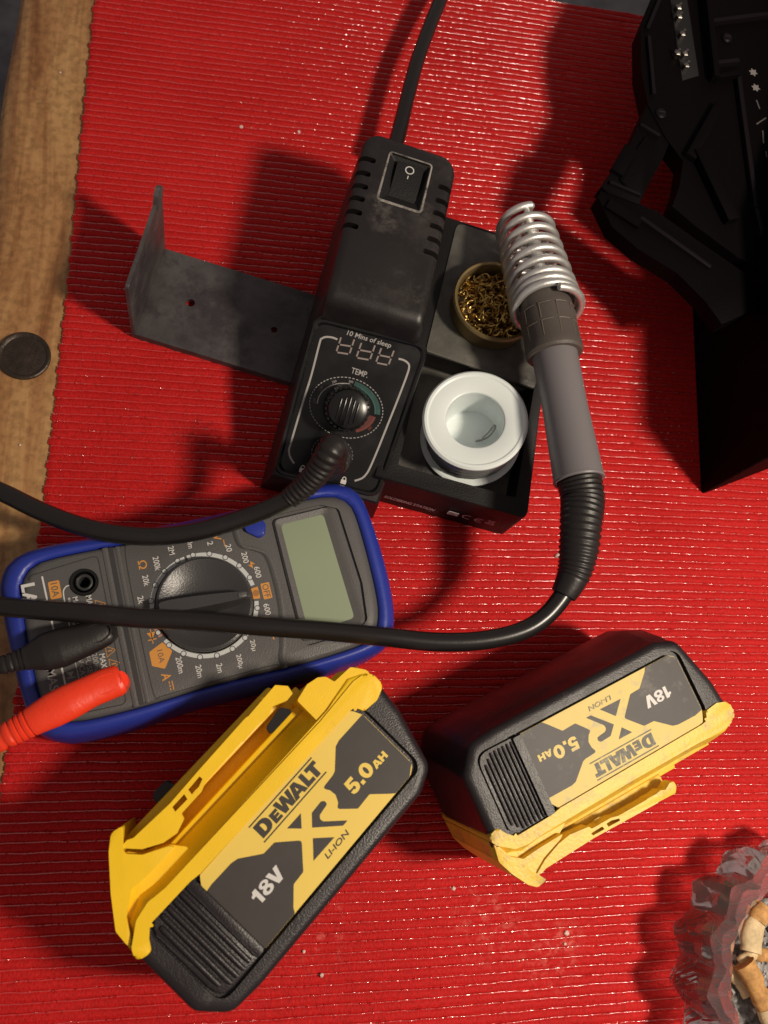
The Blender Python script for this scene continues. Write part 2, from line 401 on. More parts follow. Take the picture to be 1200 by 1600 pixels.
n2 = N('ShaderNodeTexNoise'); n2.inputs['Scale'].default_value = 1; n2.inputs['Detail'].default_value = 2; Lk(mp.outputs['Vector'], n2.inputs['Vector'])
bp = N('ShaderNodeBump'); bp.inputs['Strength'].default_value = .55; bp.inputs['Distance'].default_value = .001
n5 = N('ShaderNodeTexNoise'); n5.inputs['Scale'].default_value = 620; n5.inputs['Detail'].default_value = 1; Lk(tc.outputs['Object'], n5.inputs['Vector'])
r5 = N('ShaderNodeMapRange'); r5.inputs['From Min'].default_value = .60; r5.inputs['From Max'].default_value = .72; r5.inputs['To Max'].default_value = 1.6; Lk(n5.outputs['Fac'], r5.inputs['Value'])
ad = N('ShaderNodeMath'); Lk(n2.outputs['Fac'], ad.inputs[0]); Lk(r5.outputs['Result'], ad.inputs[1])
Lk(ad.outputs[0], bp.inputs['Height']); Lk(bp.outputs['Normal'], bs.inputs['Normal']); Lk(bp.outputs['Normal'], bs.inputs['Coat Normal'])
import array
NX = 300
verts = []; faces = []; mids = []
# cross section of one cord plus the thread in the groove, going up in y: (dy, z, is_thread)
CS = [(.00, -.72), (.035, -.42), (.10, -.22), (.22, -.06), (.36, .0), (.50, -.03), (.62, -.12), (.71, -.28), (.765, -.50), (.785, -.32), (.83, -.14), (.885, -.08), (.94, -.22), (.972, -.50)]
THF = {9, 10, 11, 12}
nr = int((YT-YB)/PITCH)
rows = []
y0 = YT-nr*PITCH
for r in range(nr):
    for i, (dy, z) in enumerate(CS): rows.append((r, y0+(r+dy)*PITCH, z, i))
rows.append((nr-1, YT, -1.3, 99))
for (r, y, z, i) in rows:
    xe = edge_x(y) + .5*math.sin(r*2.1)+random.uniform(-.05, .05) + (.35 if z < -.4 else 0)
    for k in range(NX+1):
        x = xe+(XR-xe)*k/NX
        wob = noise.noise((x*.035, r*.9, 3.3))*.42 + noise.noise((x*.2, r*1.7, 1.3))*.26 + .9*noise.noise((x*.008, y*.006, 9))
        dz = noise.noise((x*.12, r*1.3, 7.7))*.12 + noise.noise((x*.55, r*2.3, 5.1))*.10
        if 9 <= i <= 12: dz += noise.noise((x*.45, r*3.1, 2.2))*.20 + noise.noise((x*.07, r*5.1, 8.2))*.22
        und = .8*noise.noise((x*.012, y*.012, 4))
        drop = 0
        if k == 0: drop = -.55
        verts.append((x*.001, (y+wob)*.001, (z+dz+und+drop)*.001))
nrow = len(rows)
for j in range(nrow-1):
    th = rows[j][3] in THF
    for k in range(NX):
        a = j*(NX+1)+k
        faces.append((a, a+1, a+NX+2, a+NX+1)); mids.append(1 if th else 0)
me = bpy.data.meshes.new('table_mat'); me.from_pydata(verts, [], faces); me.materials.append(RED); me.materials.append(THR)
me.polygons.foreach_set('material_index', mids); me.polygons.foreach_set('use_smooth', [True]*len(faces)); me.update()
o = bpy.data.objects.new('table_mat', me); C.objects.link(o)
tag(o, 'red ribbed cotton table mat with shiny threads under all the tools', 'table mat')

# ================================================================== COIN
p = W(38, 557, -1.9)
b = B()
b.lathe([(0, .9), (7.6, .9), (8.6, .75), (9.3, 1.35), (10.1, 1.5), (10.6, 1.2), (10.6, .1), (0, .1)], COIN, 56)
b.lathe([(0, 1.25), (2.2, 1.1), (3.4, .92)], COIN, 24)
for k in range(26):
    a = rad(k*360/26); b.box((5.6*math.cos(a), 5.6*math.sin(a), .92), (2.2, .35, .35), COIN, M=Matrix.Translation((5.6*math.cos(a), 5.6*math.sin(a), 0)) @ Matrix.Rotation(a, 4, 'Z') @ Matrix.Translation((-5.6*math.cos(a), -5.6*math.sin(a), 0)))
o = obj('coin', b); o.location = p*.001; tag(o, 'round dark brown worn coin lying on the wooden board', 'coin')

# ================================================================== SOLDERING STATION
st = thing('soldering_station', 'black soldering station with temperature dial, side tray and coil iron holder', 'soldering station', (62.9, 113.1, 0), rad(-14))
def S(u, v, z): return loc(st, u, v, z)
TP = 63.0   # tower top height
b = B()
# tower body: side profile (y, z) swept over x with a slight taper to the back
prof = [(-7.5, 1), (-9.5, 21), (47.5, 48.5), (48.6, 57), (50.4, 61), (54, TP-.6), (124, TP+.4), (129.5, 60), (127, 1)]
def xs(y, z):
    return -35.4-.032*max(0, y-44), 3.6-.03*max(0, y-44)
def xs_old(y, z):
    l = -40.5
    r = (8.0 if z < 52 else 8.0-(z-52)*.5) - (max(y, 40)-46)*.03*(1 if z > 20 else 0)
    return l, r
t = bmesh.new(); rings = []
secs = [(-9.5, 20.2, 0), (-9.0, 21, 0), (10, 30.2, 0), (30, 39.9, 0), (47.4, 48.3, 0), (48.3, 52, 0), (49.0, 57, 0), (50.2, 60.2, 0), (52, 61.8, 0), (55, 62.5, 0), (90, 63, 0), (121, 63.3, 0), (123.5, 63.2, .7), (125.5, 62.8, 1.8), (127.2, 61.8, 3.2), (128.6, 60, 5.2), (129.4, 57, 7.4)]
for y, h_, ins in secs:
    k_ = (max(y, 44)-44)
    low = y < 48
    lb, rb_ = -40.6+ins, (8.4 if y < 50 else 7.2-.03*k_)-ins
    lt, rt = (-37.2 if low else -35.4-.032*k_)+ins, (7.2 if low else 3.6-.03*k_)-ins
    rr_ = 1.4 if low else 3.6
    p_ = [(lb, .5)]
    for q in range(7):
        a_ = rad(180-15*q); p_.append((lt+rr_+rr_*math.cos(a_), h_-rr_+rr_*math.sin(a_)))
    for q in range(7):
        a_ = rad(90-15*q); p_.append((rt-rr_+rr_*math.cos(a_), h_-rr_+rr_*math.sin(a_)))
    p_.append((rb_, .5))
    rings.append([t.verts.new((x_, y, z_)) for x_, z_ in p_])
for A_, Q in zip(rings, rings[1:]):
    for i in range(len(A_)): t.faces.new((A_[i], A_[(i+1) % len(A_)], Q[(i+1) % len(A_)], Q[i]))
t.faces.new(rings[0]); t.faces.new(rings[-1][::-1])
def spot(m, c, r_, col, sc, lo, hi, st=(1, 1, 1)):
    nt = m.node_tree; N = nt.nodes.new; Lk = nt.links.new; bs = nt.nodes['Principled BSDF']
    tc = N('ShaderNodeTexCoord'); vs = N('ShaderNodeVectorMath'); vs.operation = 'SUBTRACT'; vs.inputs[1].default_value = [x*.001 for x in c]
    vm = N('ShaderNodeVectorMath'); vm.operation = 'MULTIPLY'; vm.inputs[1].default_value = st
    vl = N('ShaderNodeVectorMath'); vl.operation = 'LENGTH'
    Lk(tc.outputs['Object'], vs.inputs[0]); Lk(vs.outputs[0], vm.inputs[0]); Lk(vm.outputs[0], vl.inputs[0])
    mr = N('ShaderNodeMapRange'); mr.inputs['From Min'].default_value = r_*.001; mr.inputs['From Max'].default_value = r_*.0002; Lk(vl.outputs['Value'], mr.inputs['Value'])
    n = N('ShaderNodeTexNoise'); n.inputs['Scale'].default_value = sc; n.inputs['Detail'].default_value = 8; n.inputs['Roughness'].default_value = .7; Lk(tc.outputs['Object'], n.inputs['Vector'])
    r = N('ShaderNodeMapRange'); r.inputs['From Min'].default_value = lo; r.inputs['From Max'].default_value = hi; Lk(n.outputs['Fac'], r.inputs['Value'])
    mu = N('ShaderNodeMath'); mu.operation = 'MULTIPLY'; Lk(mr.outputs['Result'], mu.inputs[0]); Lk(r.outputs['Result'], mu.inputs[1])
    mx = N('ShaderNodeMix'); mx.data_type = 'RGBA'; Lk(mu.outputs[0], mx.inputs['Factor'])
    prev = bs.inputs['Base Color'].links[0].from_socket if bs.inputs['Base Color'].links else None
    if prev: Lk(prev, mx.inputs['A'])
    else: mx.inputs['A'].default_value = bs.inputs['Base Color'].default_value[:]
    mx.inputs['B'].default_value = (*col, 1); Lk(mx.outputs['Result'], bs.inputs['Base Color'])
def spots(m, lst):
    for u_, v_, z_, r_, col, sc, lo, hi in lst:
        q = S(u_, v_, z_); spot(m, q, r_, col, sc, lo, hi)
spots(BLACKTOP, [(602, 345, TP, 8, (.12, .105, .095), 260, .42, .75), (596, 318, TP, 7, (.16, .14, .125), 300, .45, .8), (660, 330, TP, 6, (.12, .105, .095), 300, .45, .8),
                 (652, 465, TP, 9, (.06, .056, .04), 420, .5, .75), (622, 435, TP, 14, (.05, .05, .045), 900, .62, .72), (570, 460, TP, 12, (.035, .036, .034), 500, .5, .8)])
b.merge(t, BLACKTOP)
cut = B()
swc = (S(658, 262, TP)+S(593, 318, TP))/2   # rough centre, refined below
sw = [S(612, 241, TP), S(671, 258, TP), S(657, 330, TP), S(592, 309, TP)]
sx0 = (sw[0].x+sw[3].x)/2; sx1 = (sw[1].x+sw[2].x)/2; sy1 = (sw[0].y+sw[1].y)/2; sy0 = (sw[2].y+sw[3].y)/2
scx, scy, sww, swh = (sx0+sx1)/2, (sy0+sy1)/2, sx1-sx0, sy1-sy0
cut.box((scx, scy, TP), (sww, swh, 9), BLACK)
for k, (u, v) in enumerate([(587, 253), (579, 274), (575, 294), (570, 313), (566, 334), (560, 355)]):
    q = S(u, v, TP); x0 = xs(q.y, TP)[0]-2
    cut.prism(rrect((x0+q.x)/2, q.y, q.x-x0, 2.3, 1.1), TP-7, TP+4, BLACK)
for k, (u, v) in enumerate([(684, 291), (680, 312), (676, 331), (671, 351), (667, 371), (661, 391)]):
    q = S(u, v, TP); x1 = xs(q.y, TP)[1]+2
    cut.prism(rrect((x1+q.x)/2, q.y, x1-q.x, 2.3, 1.1), TP-7, TP+4, BLACK)
obj('housing', b, st, cuts=cut)
# vent lips catch light along the lower side of each slot
# rocker switch
b = B()
fr = rrect(scx, scy, sww-.3, swh-.3, .8)
DUST = mat('dust', (.23, .205, .185), .9, var=.4, vscale=260, bump=.6)
t = bmesh.new()
ring = []
import itertools
for rr_, zz in ((0.0, TP-.6), (0.35, TP+.35), (0.9, TP+.3), (1.25, TP+.05)):
    ring.append([t.verts.new((x_, y_, zz)) for x_, y_ in rrect(scx, scy, sww+2*rr_, swh+2*rr_, 1+rr_)])
for A, Q in zip(ring, ring[1:]):
    n = len(A)
    for i in range(n):
        if random.random() < .0: continue
        t.faces.new((A[i], A[(i+1) % n], Q[(i+1) % n], Q[i]))
SWR = mat('dusty_switch_rim', (.03, .026, .026), .6, wear=(.34, .31, .28), wlo=.36, whi=.56, wscale=170)
b.merge(t, SWR)
# recess funnel
rk = rrect(scx+.6, scy+1.2, sww-5.2, swh-6.4, .6)
t = bmesh.new(); A = [t.verts.new((x_, y_, TP-.5)) for x_, y_ in rrect(scx, scy, sww, swh, .8)]; Q = [t.verts.new((x_, y_, TP-2.6)) for x_, y_ in rk]
for i in range(len(A)): t.faces.new((A[i], A[(i+1) % len(A)], Q[(i+1) % len(A)], Q[i]))
b.merge(t, BLACK)
sf = obj('switch_frame', b, st)
b = B()
rw, rh = sww-5.4, swh-6.6; rc = (scx+.6, scy+1.2)
t = bmesh.new(); P_ = []
for y_, z_ in [(-rh/2, -3.2), (0, -.9), (rh/2, -.2)]:
    P_.append((y_, z_))
vs = [[t.verts.new((rc[0]+sx*rw/2, rc[1]+y_, TP+z_)) for sx in (-1, 1)] for y_, z_ in P_] + [[t.verts.new((rc[0]+sx*rw/2, rc[1]+y_, TP-6)) for sx in (-1, 1)] for y_ in (rh/2, -rh/2)]
for i in range(5): t.faces.new((vs[i][0], vs[i][1], vs[(i+1) % 5][1], vs[(i+1) % 5][0]))
t.faces.new([v[0] for v in vs]); t.faces.new([v[1] for v in vs][::-1])
b.merge(t, BLACK)
sl = math.atan2(.7, rh/2)
MM = Matrix.Translation((rc[0], rc[1], TP-.9)) @ Matrix.Rotation(sl, 4, 'X')
b.stroke([(1.65*math.cos(k*rad(15)), 5.0+1.55*math.sin(k*rad(15))) for k in range(24)], .42, .08, INKW, True, M=MM)
b.stroke([(0, 1.0), (0, 2.5)], .35, .08, INKW, M=MM)
obj('rocker_switch', b, st)
# dust smear below the switch
# front panel plate with lip
po = Vector((0, -9.5, 21)); pdir = Vector((0, 57, 27.5)).normalized(); pn = Vector((0, -pdir.z, pdir.y))
MP = Matrix(((1, 0, 0, 0), (0, pdir.y, pn.y, po.y), (0, pdir.z, pn.z, po.z), (0, 0, 0, 1)))   # panel frame: x, along slope, out
PL = math.hypot(57, 27.5)
FS = FR[st.name]
def PPx(u, v, h=.6):       # photo px -> panel local (x, y) at height h over the slope
    Mw = FS @ MP
    o3 = Mw @ Vector((0, 0, h)); n3 = (Mw.to_3x3() @ Vector((0, 0, 1)))
    q = Mw.inverted() @ Won(u, v, o3, n3)
    return (q.x, q.y)
b = B()
lip0 = fillet([PPx(*p_, 0) for p_ in ((491, 494), (672, 540), (590, 778), (426, 738))], 4.5)
lc = (sum(p_[0] for p_ in lip0)/len(lip0), sum(p_[1] for p_ in lip0)/len(lip0))
def lin(w_): return [(lc[0]+(p_[0]-lc[0])*(1-w_/20), lc[1]+(p_[1]-lc[1])*(1-w_/30)) for p_ in lip0]
t = bmesh.new()
Rg = [[t.verts.new((x_, y_, zz)) for x_, y_ in lin(w_)] for w_, zz in ((0, -.8), (0, .9), (.4, 1.5), (1.2, 1.4), (1.9, .5))]
for A, Q in zip(Rg, Rg[1:]):
    for i in range(len(A)): t.faces.new((A[i], A[(i+1) % len(A)], Q[(i+1) % len(A)], Q[i]))
t.faces.new(Rg[-1])
b.merge(t, BLACKGL, MP)
z = .62
def pst(pts, w, m, closed=False, sub=0):
    q = [PPx(*p_) for p_ in pts]
    if sub: q = smooth2(q, sub, closed)
    b.stroke(q, w, z, m, closed, MP)
c5 = lambda x, y: (440+x/5.333, 480+y/5.333)
pst([c5(*p_) for p_ in [(465, 268), (420, 252), (370, 248), (335, 262), (318, 295), (250, 560), (185, 770), (120, 985), (75, 1140), (62, 1190), (70, 1245), (104, 1302)]], .75, INKPALE, sub=4)
pst([c5(*p_) for p_ in [(975, 430), (1015, 440), (1052, 465), (1063, 500), (1040, 580), (960, 790), (880, 990), (800, 1190), (740, 1330), (710, 1385), (670, 1425), (608, 1447)]], .75, INKPALE, sub=4)
def ptext(s_, u0, v0, u1, v1, h, m, **k):
    a = Vector(PPx(u0, v0)); c = Vector(PPx(u1, v1)); d = c-a
    b.text(s_, a.x, a.y, d.length, h, z, m, ang=math.atan2(d.y, d.x), M=MP, **k)
ptext('10 Mins of sleep', *c5(538, 243), *c5(905, 352), 2.5, INKPALE, bold=.12, shear=.1)
ptext('TEMP.', *c5(575, 548), *c5(712, 590), 2.3, INKPALE, bold=.1)
# seven segment digits, top bar unlit as the rest
for (dx0, dy0), (dx1, dy1) in (((455, 375), (565, 392)), ((622, 420), (735, 440)), ((785, 462), (890, 483))):
    A = Vector(PPx(*c5(dx0, dy0))); Q = Vector(PPx(*c5(dx1, dy1))); d = (Q-A); w_ = d.length; a_ = math.atan2(d.y, d.x)
    MD = MP @ Matrix.Translation((A.x, A.y, 0)) @ Matrix.Rotation(a_, 4, 'Z')
    hh = 6.2; sh = .18
    def seg(x0, y0, x1, y1): b.stroke([(x0+sh*y0, y0), (x1+sh*y1, y1)], .62, z, SEG, M=MD)
    seg(.5, 0, w_-.5, 0); seg(.5, hh/2, w_-.5, hh/2)
    seg(0, .4, 0, hh/2-.4); seg(w_, .4, w_, hh/2-.4); seg(0, hh/2+.4, 0, hh-.3); seg(w_, hh/2+.4, w_, hh-.3)
kc = Vector(PPx(*c5(540, 838)))
def arc(c, r, a0, a1, n=14, ys=1): return [(c[0]+r*math.cos(rad(a0+(a1-a0)*k/n)), c[1]+ys*r*math.sin(rad(a0+(a1-a0)*k/n))) for k in range(n+1)]
for k in range(60): b.stroke(arc(kc, 14.6, k*6, k*6+3.6, 3, .80), .32, z, INKPALE, M=MP)
for k in range(30): b.stroke(arc((kc[0]-.3, kc[1]-19.2), 8.2, k*12, k*12+7, 3, .85), .25, z, INKGREY, M=MP)
b.stroke(arc(kc, 11.6, 190, 96, 14, .8), .45, z, INKPALE, M=MP)
t0 = rrect(0, 0, 1, 1, .2)
def ringsec(r0, r1, a0, a1, zz, m, n=16):
    o_ = arc(kc, r1, a0, a1, n, .8); i_ = arc(kc, r0, a1, a0, n, .8); b.flat(o_+i_, zz, m, M=MP)
ringsec(11.2, 13.6, 88, 5, z, mat('teal_dark', (.006, .05, .045), .5)); b.stroke(arc(kc, 11.6, 88, 5, 14, .8), .3, z+.05, TEAL, M=MP)
ringsec(8, 12.2, -2, -58, z, mat('red_dark', (.09, .012, .008), .5)); b.stroke(arc(kc, 11.6, -2, -58, 14, .8), .3, z+.05, REDI, M=MP)
for a0, s_, m_ in ((185, '200', INKGREY), (155, '220', INKGREY), (125, '250', INKPALE), (95, '300', INKPALE), (50, '350', TEAL), (12, '400', TEAL), (-30, '480', REDI)):
    b.text(s_, kc[0]+12.9*math.cos(rad(a0)), kc[1]+.8*12.9*math.sin(rad(a0)), 1.8, .9, z+.06, m_, M=MP, center=True, ang=rad(a0-90))
def padlock(u, v):
    q = PPx(u, v); b.prism(rrect(q[0], q[1], 2.2, 1.7, .3), z-.1, z+.05, INKW, M=MP)
    b.stroke([(q[0]-.65, q[1]+.7), (q[0]-.65, q[1]+1.5), (q[0]-.3, q[1]+1.95), (q[0]+.3, q[1]+1.95), (q[0]+.65, q[1]+1.5), (q[0]+.65, q[1]+.7)], .35, z, INKW, M=MP)
padlock(*c5(515, 1455)); padlock(*c5(170, 1360))
obj('control_panel', b, st)
# temperature knob
b = B()
MK = MP @ Matrix.Translation((kc[0], kc[1], .5))
b.lathe([(0, 15.5), (5.5, 15.3), (7.2, 14.6), (8.1, 12.5), (8.7, 6), (9.0, 2.2), (9.3, 1.4), (9.3, 0), (0, 0)], BLACKGL, 48, M=MK)
for k in range(26):
    a = rad(k*360/26); b.tube([(8.0*math.cos(a), 8.0*math.sin(a), 13.2), (8.5*math.cos(a), 8.5*math.sin(a), 8), (8.9*math.cos(a), 8.9*math.sin(a), 2.4)], .55, BLACKGL, 6, M=MK)
for k in range(5): b.box((-3.4+k*1.7, -.5, 15.4), (.5, 11-abs(k-2)*1.5, .8), BLACKGL, M=MK, bev=.15)
obj('temperature_knob', b, st)
# tray
b = B()
b.prism(fillet([(2, -1.2), (66.5, -.6), (63.2, 57), (62, 126), (2, 126)], [0, 2.5, 1, 2, 0]), 0, 28, BLACK, bev=.7)
cut = B()
cut.prism(fillet([(10.2, 6.2), (60.3, 6.6), (59.4, 57.5), (10.2, 58)], 1), 17, 40, BLACK)
obj('tray', b, st, cuts=cut)
b = B()
b.box((34.9, 32.0, 17.2), (48, 50.2, .4), PLATE2, .1)
b.prism(fillet([(10.5, 58.6), (59.2, 56.6), (59.6, 60), (34, 124), (11, 124)], [1, 1, 1, 3, 3]), 27.4, 28.7, PLATE2, bev=.25)
obj('metal_plate', b, st)
# front print, on the vertical front wall
b = B()
MFt = Matrix(((1, 0, 0, 0), (0, 0, -1, -1.2), (0, 1, 0, 0), (0, 0, 0, 1)))
n3 = FS.to_3x3() @ Vector((0, -1, 0))
def FPx(u, v):
    q = FS.inverted() @ Won(u, v, FS @ Vector((0, -1.2, 0)), n3); return q.x, q.z
c7 = lambda x, y: (560+x/4, 740+y/4)
yb = lambda x: -.0093*x
def ftext(s_, p0, p1, h, m, **k):
    a = FPx(*c7(*p0)); c = FPx(*c7(*p1))
    b.text(s_, a[0], a[1], c[0]-a[0], h, .45, m, M=MFt, **k)
FPALE = mat('print_pale', (.55, .50, .50), .5)
ftext('SOLDERING STATION', (158, 142), (482, 222), 3.0, FPALE, shear=.25, bold=.15)
a = FPx(*c7(592, 245)); b.prism(rrect(a[0], a[1], 4.6, 3.8, .4), .3, .45, FPALE, M=MFt)
for k in range(3): b.stroke([(a[0]-1.8, a[1]-1.1+k*1.1), (a[0]+1.4-k*.5, a[1]-1.1+k*1.1)], .3, .5, BLACK, M=MFt)
a = FPx(*c7(700, 272)); b.stroke(arc((a[0]-1.2, a[1]), 2.1, 60, 300), .55, .45, FPALE, M=MFt); b.stroke(arc((a[0]+4.2, a[1]), 2.1, 60, 300), .55, .45, FPALE, M=MFt); b.stroke([(a[0]+2.3, a[1]), (a[0]+4.6, a[1])], .5, .45, FPALE, M=MFt)
a = FPx(*c7(830, 298)); x_, y_ = a
for L_ in ([(-1.7, 2), (1.8, -1.6)], [(1.7, 2), (-1.8, -1.6)], [(-1.2, 1.5), (1.3, 1.5)], [(-1.0, 1.5), (-.7, -1.5), (.8, -1.5), (1.1, 1.5)]):
    b.stroke([(x_+p, y_+q) for p, q in L_], .3, .45, FPALE, M=MFt)
b.stroke([(x_-2, y_-2.6), (x_+2, y_-2.6)], .7, .45, FPALE, M=MFt)
obj('front_print', b, st)
# bent steel strip on the left
b = B()
b.prism([(-108.6, 39.8), (-36, 38.6), (-36, 83.0), (-108.6, 83.2)], 2.8, 4.0, PLATE, bev=.2)
b.prism([(-108.6, 39.8), (-36, 38.6), (-36, 40.0), (-108.6, 41.2)], -.2, 3.0, PLATE)
cut = B(); q = S(298, 476, 2.3); cut.prism(circ(q.x, q.y, 1.8), -3, 7, PLATE)
q = S(428, 518, 2.3); cut.prism(circ(q.x, q.y, 1.4), -3, 7, PLATE)
obj('steel_strip', b, st, cuts=cut)
b = B()
MU = Matrix(((0, 0, 1, -109.9), (1, 0, 0, 0), (0, 1, 0, 0), (0, 0, 0, 1)))   # (x->y, y->z, z->x)
b.prism(fillet([(39.8, .9), (83.2, .9), (83.6, 24), (83.4, 38), (80, 43.5), (76, 44.5), (60, 43), (39.8, 42)], [0, 0, 3, 3, 2, 3, 5, 2]), 0, 1.5, PLATE, bev=.2, M=MU)
b.prism(fillet([(76, 41), (82.5, 38), (84.5, 47), (81, 50), (78, 48)], 1.5), -.2, 1.8, PLATE, bev=.4, M=MU @ Matrix.Translation((0, 0, 0)))
obj('upright_plate', b, st)
# power cord
b = B()
pts = [S(614, 240, 20), S(624, 205, 20), S(636, 155, 20), S(652, 95, 19), S(672, 40, 17), S(688, 0, 15), S(706, -50, 12)]
b.tube(pts, [3.7, 3.6, 3.4, 3.4, 3.4, 3.4, 3.4], CABLE, 16, 8)
obj('power_cord', b, st)
# coil holder
ring_c = S(855, 487, 55); top_c = S(818, 352, 42.5)
ax = (ring_c-top_c); AL = ax.length; ax.normalize()
e1 = (Vector((0, 0, 1))-ax*ax.z).normalized(); e2 = ax.cross(e1)
pts = []; turns_spaced, turns_tight = 7, 3
n_t = 9.0; NP = 360
for k in range(NP+1):
    s_ = k/NP; th = s_*n_t*2*math.pi
    if s_ < .68: ls = s_/.68*.80
    else: ls = .80+(s_-.68)/.32*.20
    r_ = 10.9+2.4*ls
    if s_ > .93: r_ += (s_-.93)/.07*.9
    pts.append(top_c + ax*(ls*AL) + (e1*math.cos(th)+e2*math.sin(th))*r_)
b = B(); b.tube(pts, 1.65, STEEL, 10)
base = S(800, 395, 28.5)
b.tube([pts[0], pts[0]+(base-pts[0])*.35+Vector((0, 2, 0)), base], 1.5, STEEL, 10, 6)
b.lathe([(0, 3.2), (3.4, 3.2), (4, 2.5), (4, 0), (0, 0)], PLATE, 6, M=Matrix.Translation(base))
obj('coil_holder', b, st, ang=60)

for u_, v_, r_, lo, hi in ((770, 1440, 20, .50, .85), (735, 1185, 8, .5, .8), (885, 1470, 9, .45, .8), (860, 1500, 15, .5, .85), (505, 1450, 18, .55, .85)):
    spot(RED, W(u_, v_, 0), r_, (.80, .22, .18), 230, lo, hi)
for u_, v_, r_ in ((660, 900, 3), (650, 1290, 6), (300, 680, 12)):
    spot(RED, W(u_, v_, 0), r_, (.12, .004, .004), 300, .5, .7)

# ================================================================== TIP CLEANER TIN
q = W(772, 481, 40); o0 = FS @ Vector((34, 80, 28.7)); q0 = W(764, 489, 28.7)
tcn = thing('tip_cleaner', 'shallow round brass tin of golden wire wool on the station plate', 'tip cleaner', (q0.x, q0.y, 28.9))
b = B()
b.lathe([(0, 0), (16.8, 0), (17.6, .6), (17.6, 8.4), (18.6, 8.8), (18.8, 9.8), (18.2, 10.6), (17.2, 10.4), (16.6, 9.4), (16.4, 1.5), (0, 1.5)], TIN, 56)
obj('tin', b, tcn)
b = B()
rnd = random.Random(3)
for k in range(430):
    r_ = 14.6*math.sqrt(rnd.random()); a = rnd.random()*6.283
    c = Vector((r_*math.cos(a), r_*math.sin(a), 4+4.8*rnd.random()*(1-.4*(r_/15)**2)))
    d = Vector((rnd.gauss(0, 1), rnd.gauss(0, 1), rnd.gauss(0, .6))).normalized()
    u_ = d.orthogonal().normalized(); v_ = d.cross(u_)
    rr_ = rnd.uniform(.6, 1.7); ln = rnd.uniform(2, 6); tw = rnd.uniform(2, 7); ph = rnd.random()*6
    P_ = []
    for j in range(12):
        s_ = j/11; P_.append(c+d*(s_-.5)*ln+(u_*math.cos(ph+tw*s_)+v_*math.sin(ph+tw*s_))*rr_)
    P_ = [Vector((p_.x, p_.y, min(max(p_.z, 2), 10.6))) * 1.0 for p_ in P_]
    P_ = [p_ if p_.xy.length < 15.9 else Vector((*(p_.xy.normalized()*15.8), p_.z)) for p_ in P_]
    b.tube(P_, rnd.uniform(.16, .36), BRASS, 4, flat=.3)
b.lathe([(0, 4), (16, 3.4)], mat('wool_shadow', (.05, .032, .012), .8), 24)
obj('brass_wool', b, tcn, ang=50)

# ================================================================== SOLDER SPOOL
SPT = rad(-11)
top = W(743, 655, 43.5)
rotS = Matrix.Rotation(SPT, 4, 'Y')
SH = 22.3
org = top - (rotS @ Vector((0, 0, SH)))
sp = thing('solder_spool', 'white plastic spool wound with thin solder wire standing in the tray', 'solder spool', M=Matrix.Translation(org) @ rotS)
b = B()
R_ = 21.0; r_in = 11.7
def flange(z0, sgn=1):
    return [(r_in, z0), (R_-1.2, z0), (R_, z0+.9), (R_, z0+1.9), (R_-1, z0+2.7), (R_-2.0, z0+2.7), (R_-2.8, z0+2.2), (r_in+.5, z0+2.2), (r_in, z0+1.8)]
b.lathe([(r_in, SH-2.2), (R_-1.0, SH-2.2), (R_, SH-1.7), (R_, SH-.8), (R_-.8, SH), (R_-1.7, SH), (R_-2.4, SH-.45), (r_in+.9, SH-.5), (r_in+.2, SH-.9)], WHITE, 72, closed=True)
obj('top_flange', b, sp)
b = B(); b.lathe([(0, 0), (R_-1.0, 0), (R_, .6), (R_, 1.5), (R_-.8, 2.0), (0, 2.0)], WHITE, 72); obj('bottom_flange', b, sp)
b = B(); b.lathe([(r_in-.02, 1.9), (r_in-.02, SH-1.2), (r_in+1.4, SH-2.3), (r_in+1.4, 1.9)], WHITE, 60, closed=True); obj('core', b, sp)
b = B(); P_ = []
for k in range(24*22+1):
    s_ = k/24; lay = s_/22; P_.append(((18.3+.25*math.sin(s_*1.3))*math.cos(s_*2*math.pi), (18.3+.25*math.sin(s_*1.3))*math.sin(s_*2*math.pi), 3.3+lay*(SH-7.0)))
b.tube(P_, .52, SOLDER, 6)
b.tube([(18.4, -4, 9), (16.6, -9, 11), (11, -15.1, 12), (2, -18.3, 13.5)], .45, SOLDER, 6, 6)
b.tube([(2, -2, 2.9), (4.6, -1.6, 3.1), (7.6, -.4, 4.5), (9.6, 1.6, 8), (9.0, 2.3, 9.5), (7, .6, 6.2), (4.4, -1.2, 4.2)], .4, SOLDER, 6, 6)
obj('solder_wire', b, sp)

# ================================================================== SOLDERING IRON with its cord
iron = thing('soldering_iron', 'grey handled soldering iron standing in the steel coil holder', 'soldering iron', W(900, 760, 0))
def I(u, v, z): return loc(iron, u, v, z)
A = I(852, 478, 55); E_ = I(905, 752, 59)
d = (E_-A).normalized()
def IM(o_):
    zax = d; xax = Vector((0, 0, 1)).cross(zax).normalized(); yax = zax.cross(xax)
    return Matrix(((xax.x, yax.x, zax.x, o_.x), (xax.y, yax.y, zax.y, o_.y), (xax.z, yax.z, zax.z, o_.z), (0, 0, 0, 1)))
Lh = (E_-A).length
MI = IM(A)
b = B()
g0, g1 = -6, Lh*.30
b.lathe([(0, g0-1), (8.2, g0-1), (9.8, g0), (10.3, g0+2), (10.9, 6), (11.0, g1-5), (11.4, g1-4), (11.3, g1-1), (10.6, g1), (0, g1)], GRIP, 48, M=MI)
RIDGE = mat('grip_ridge', (.15, .12, .095), .5)
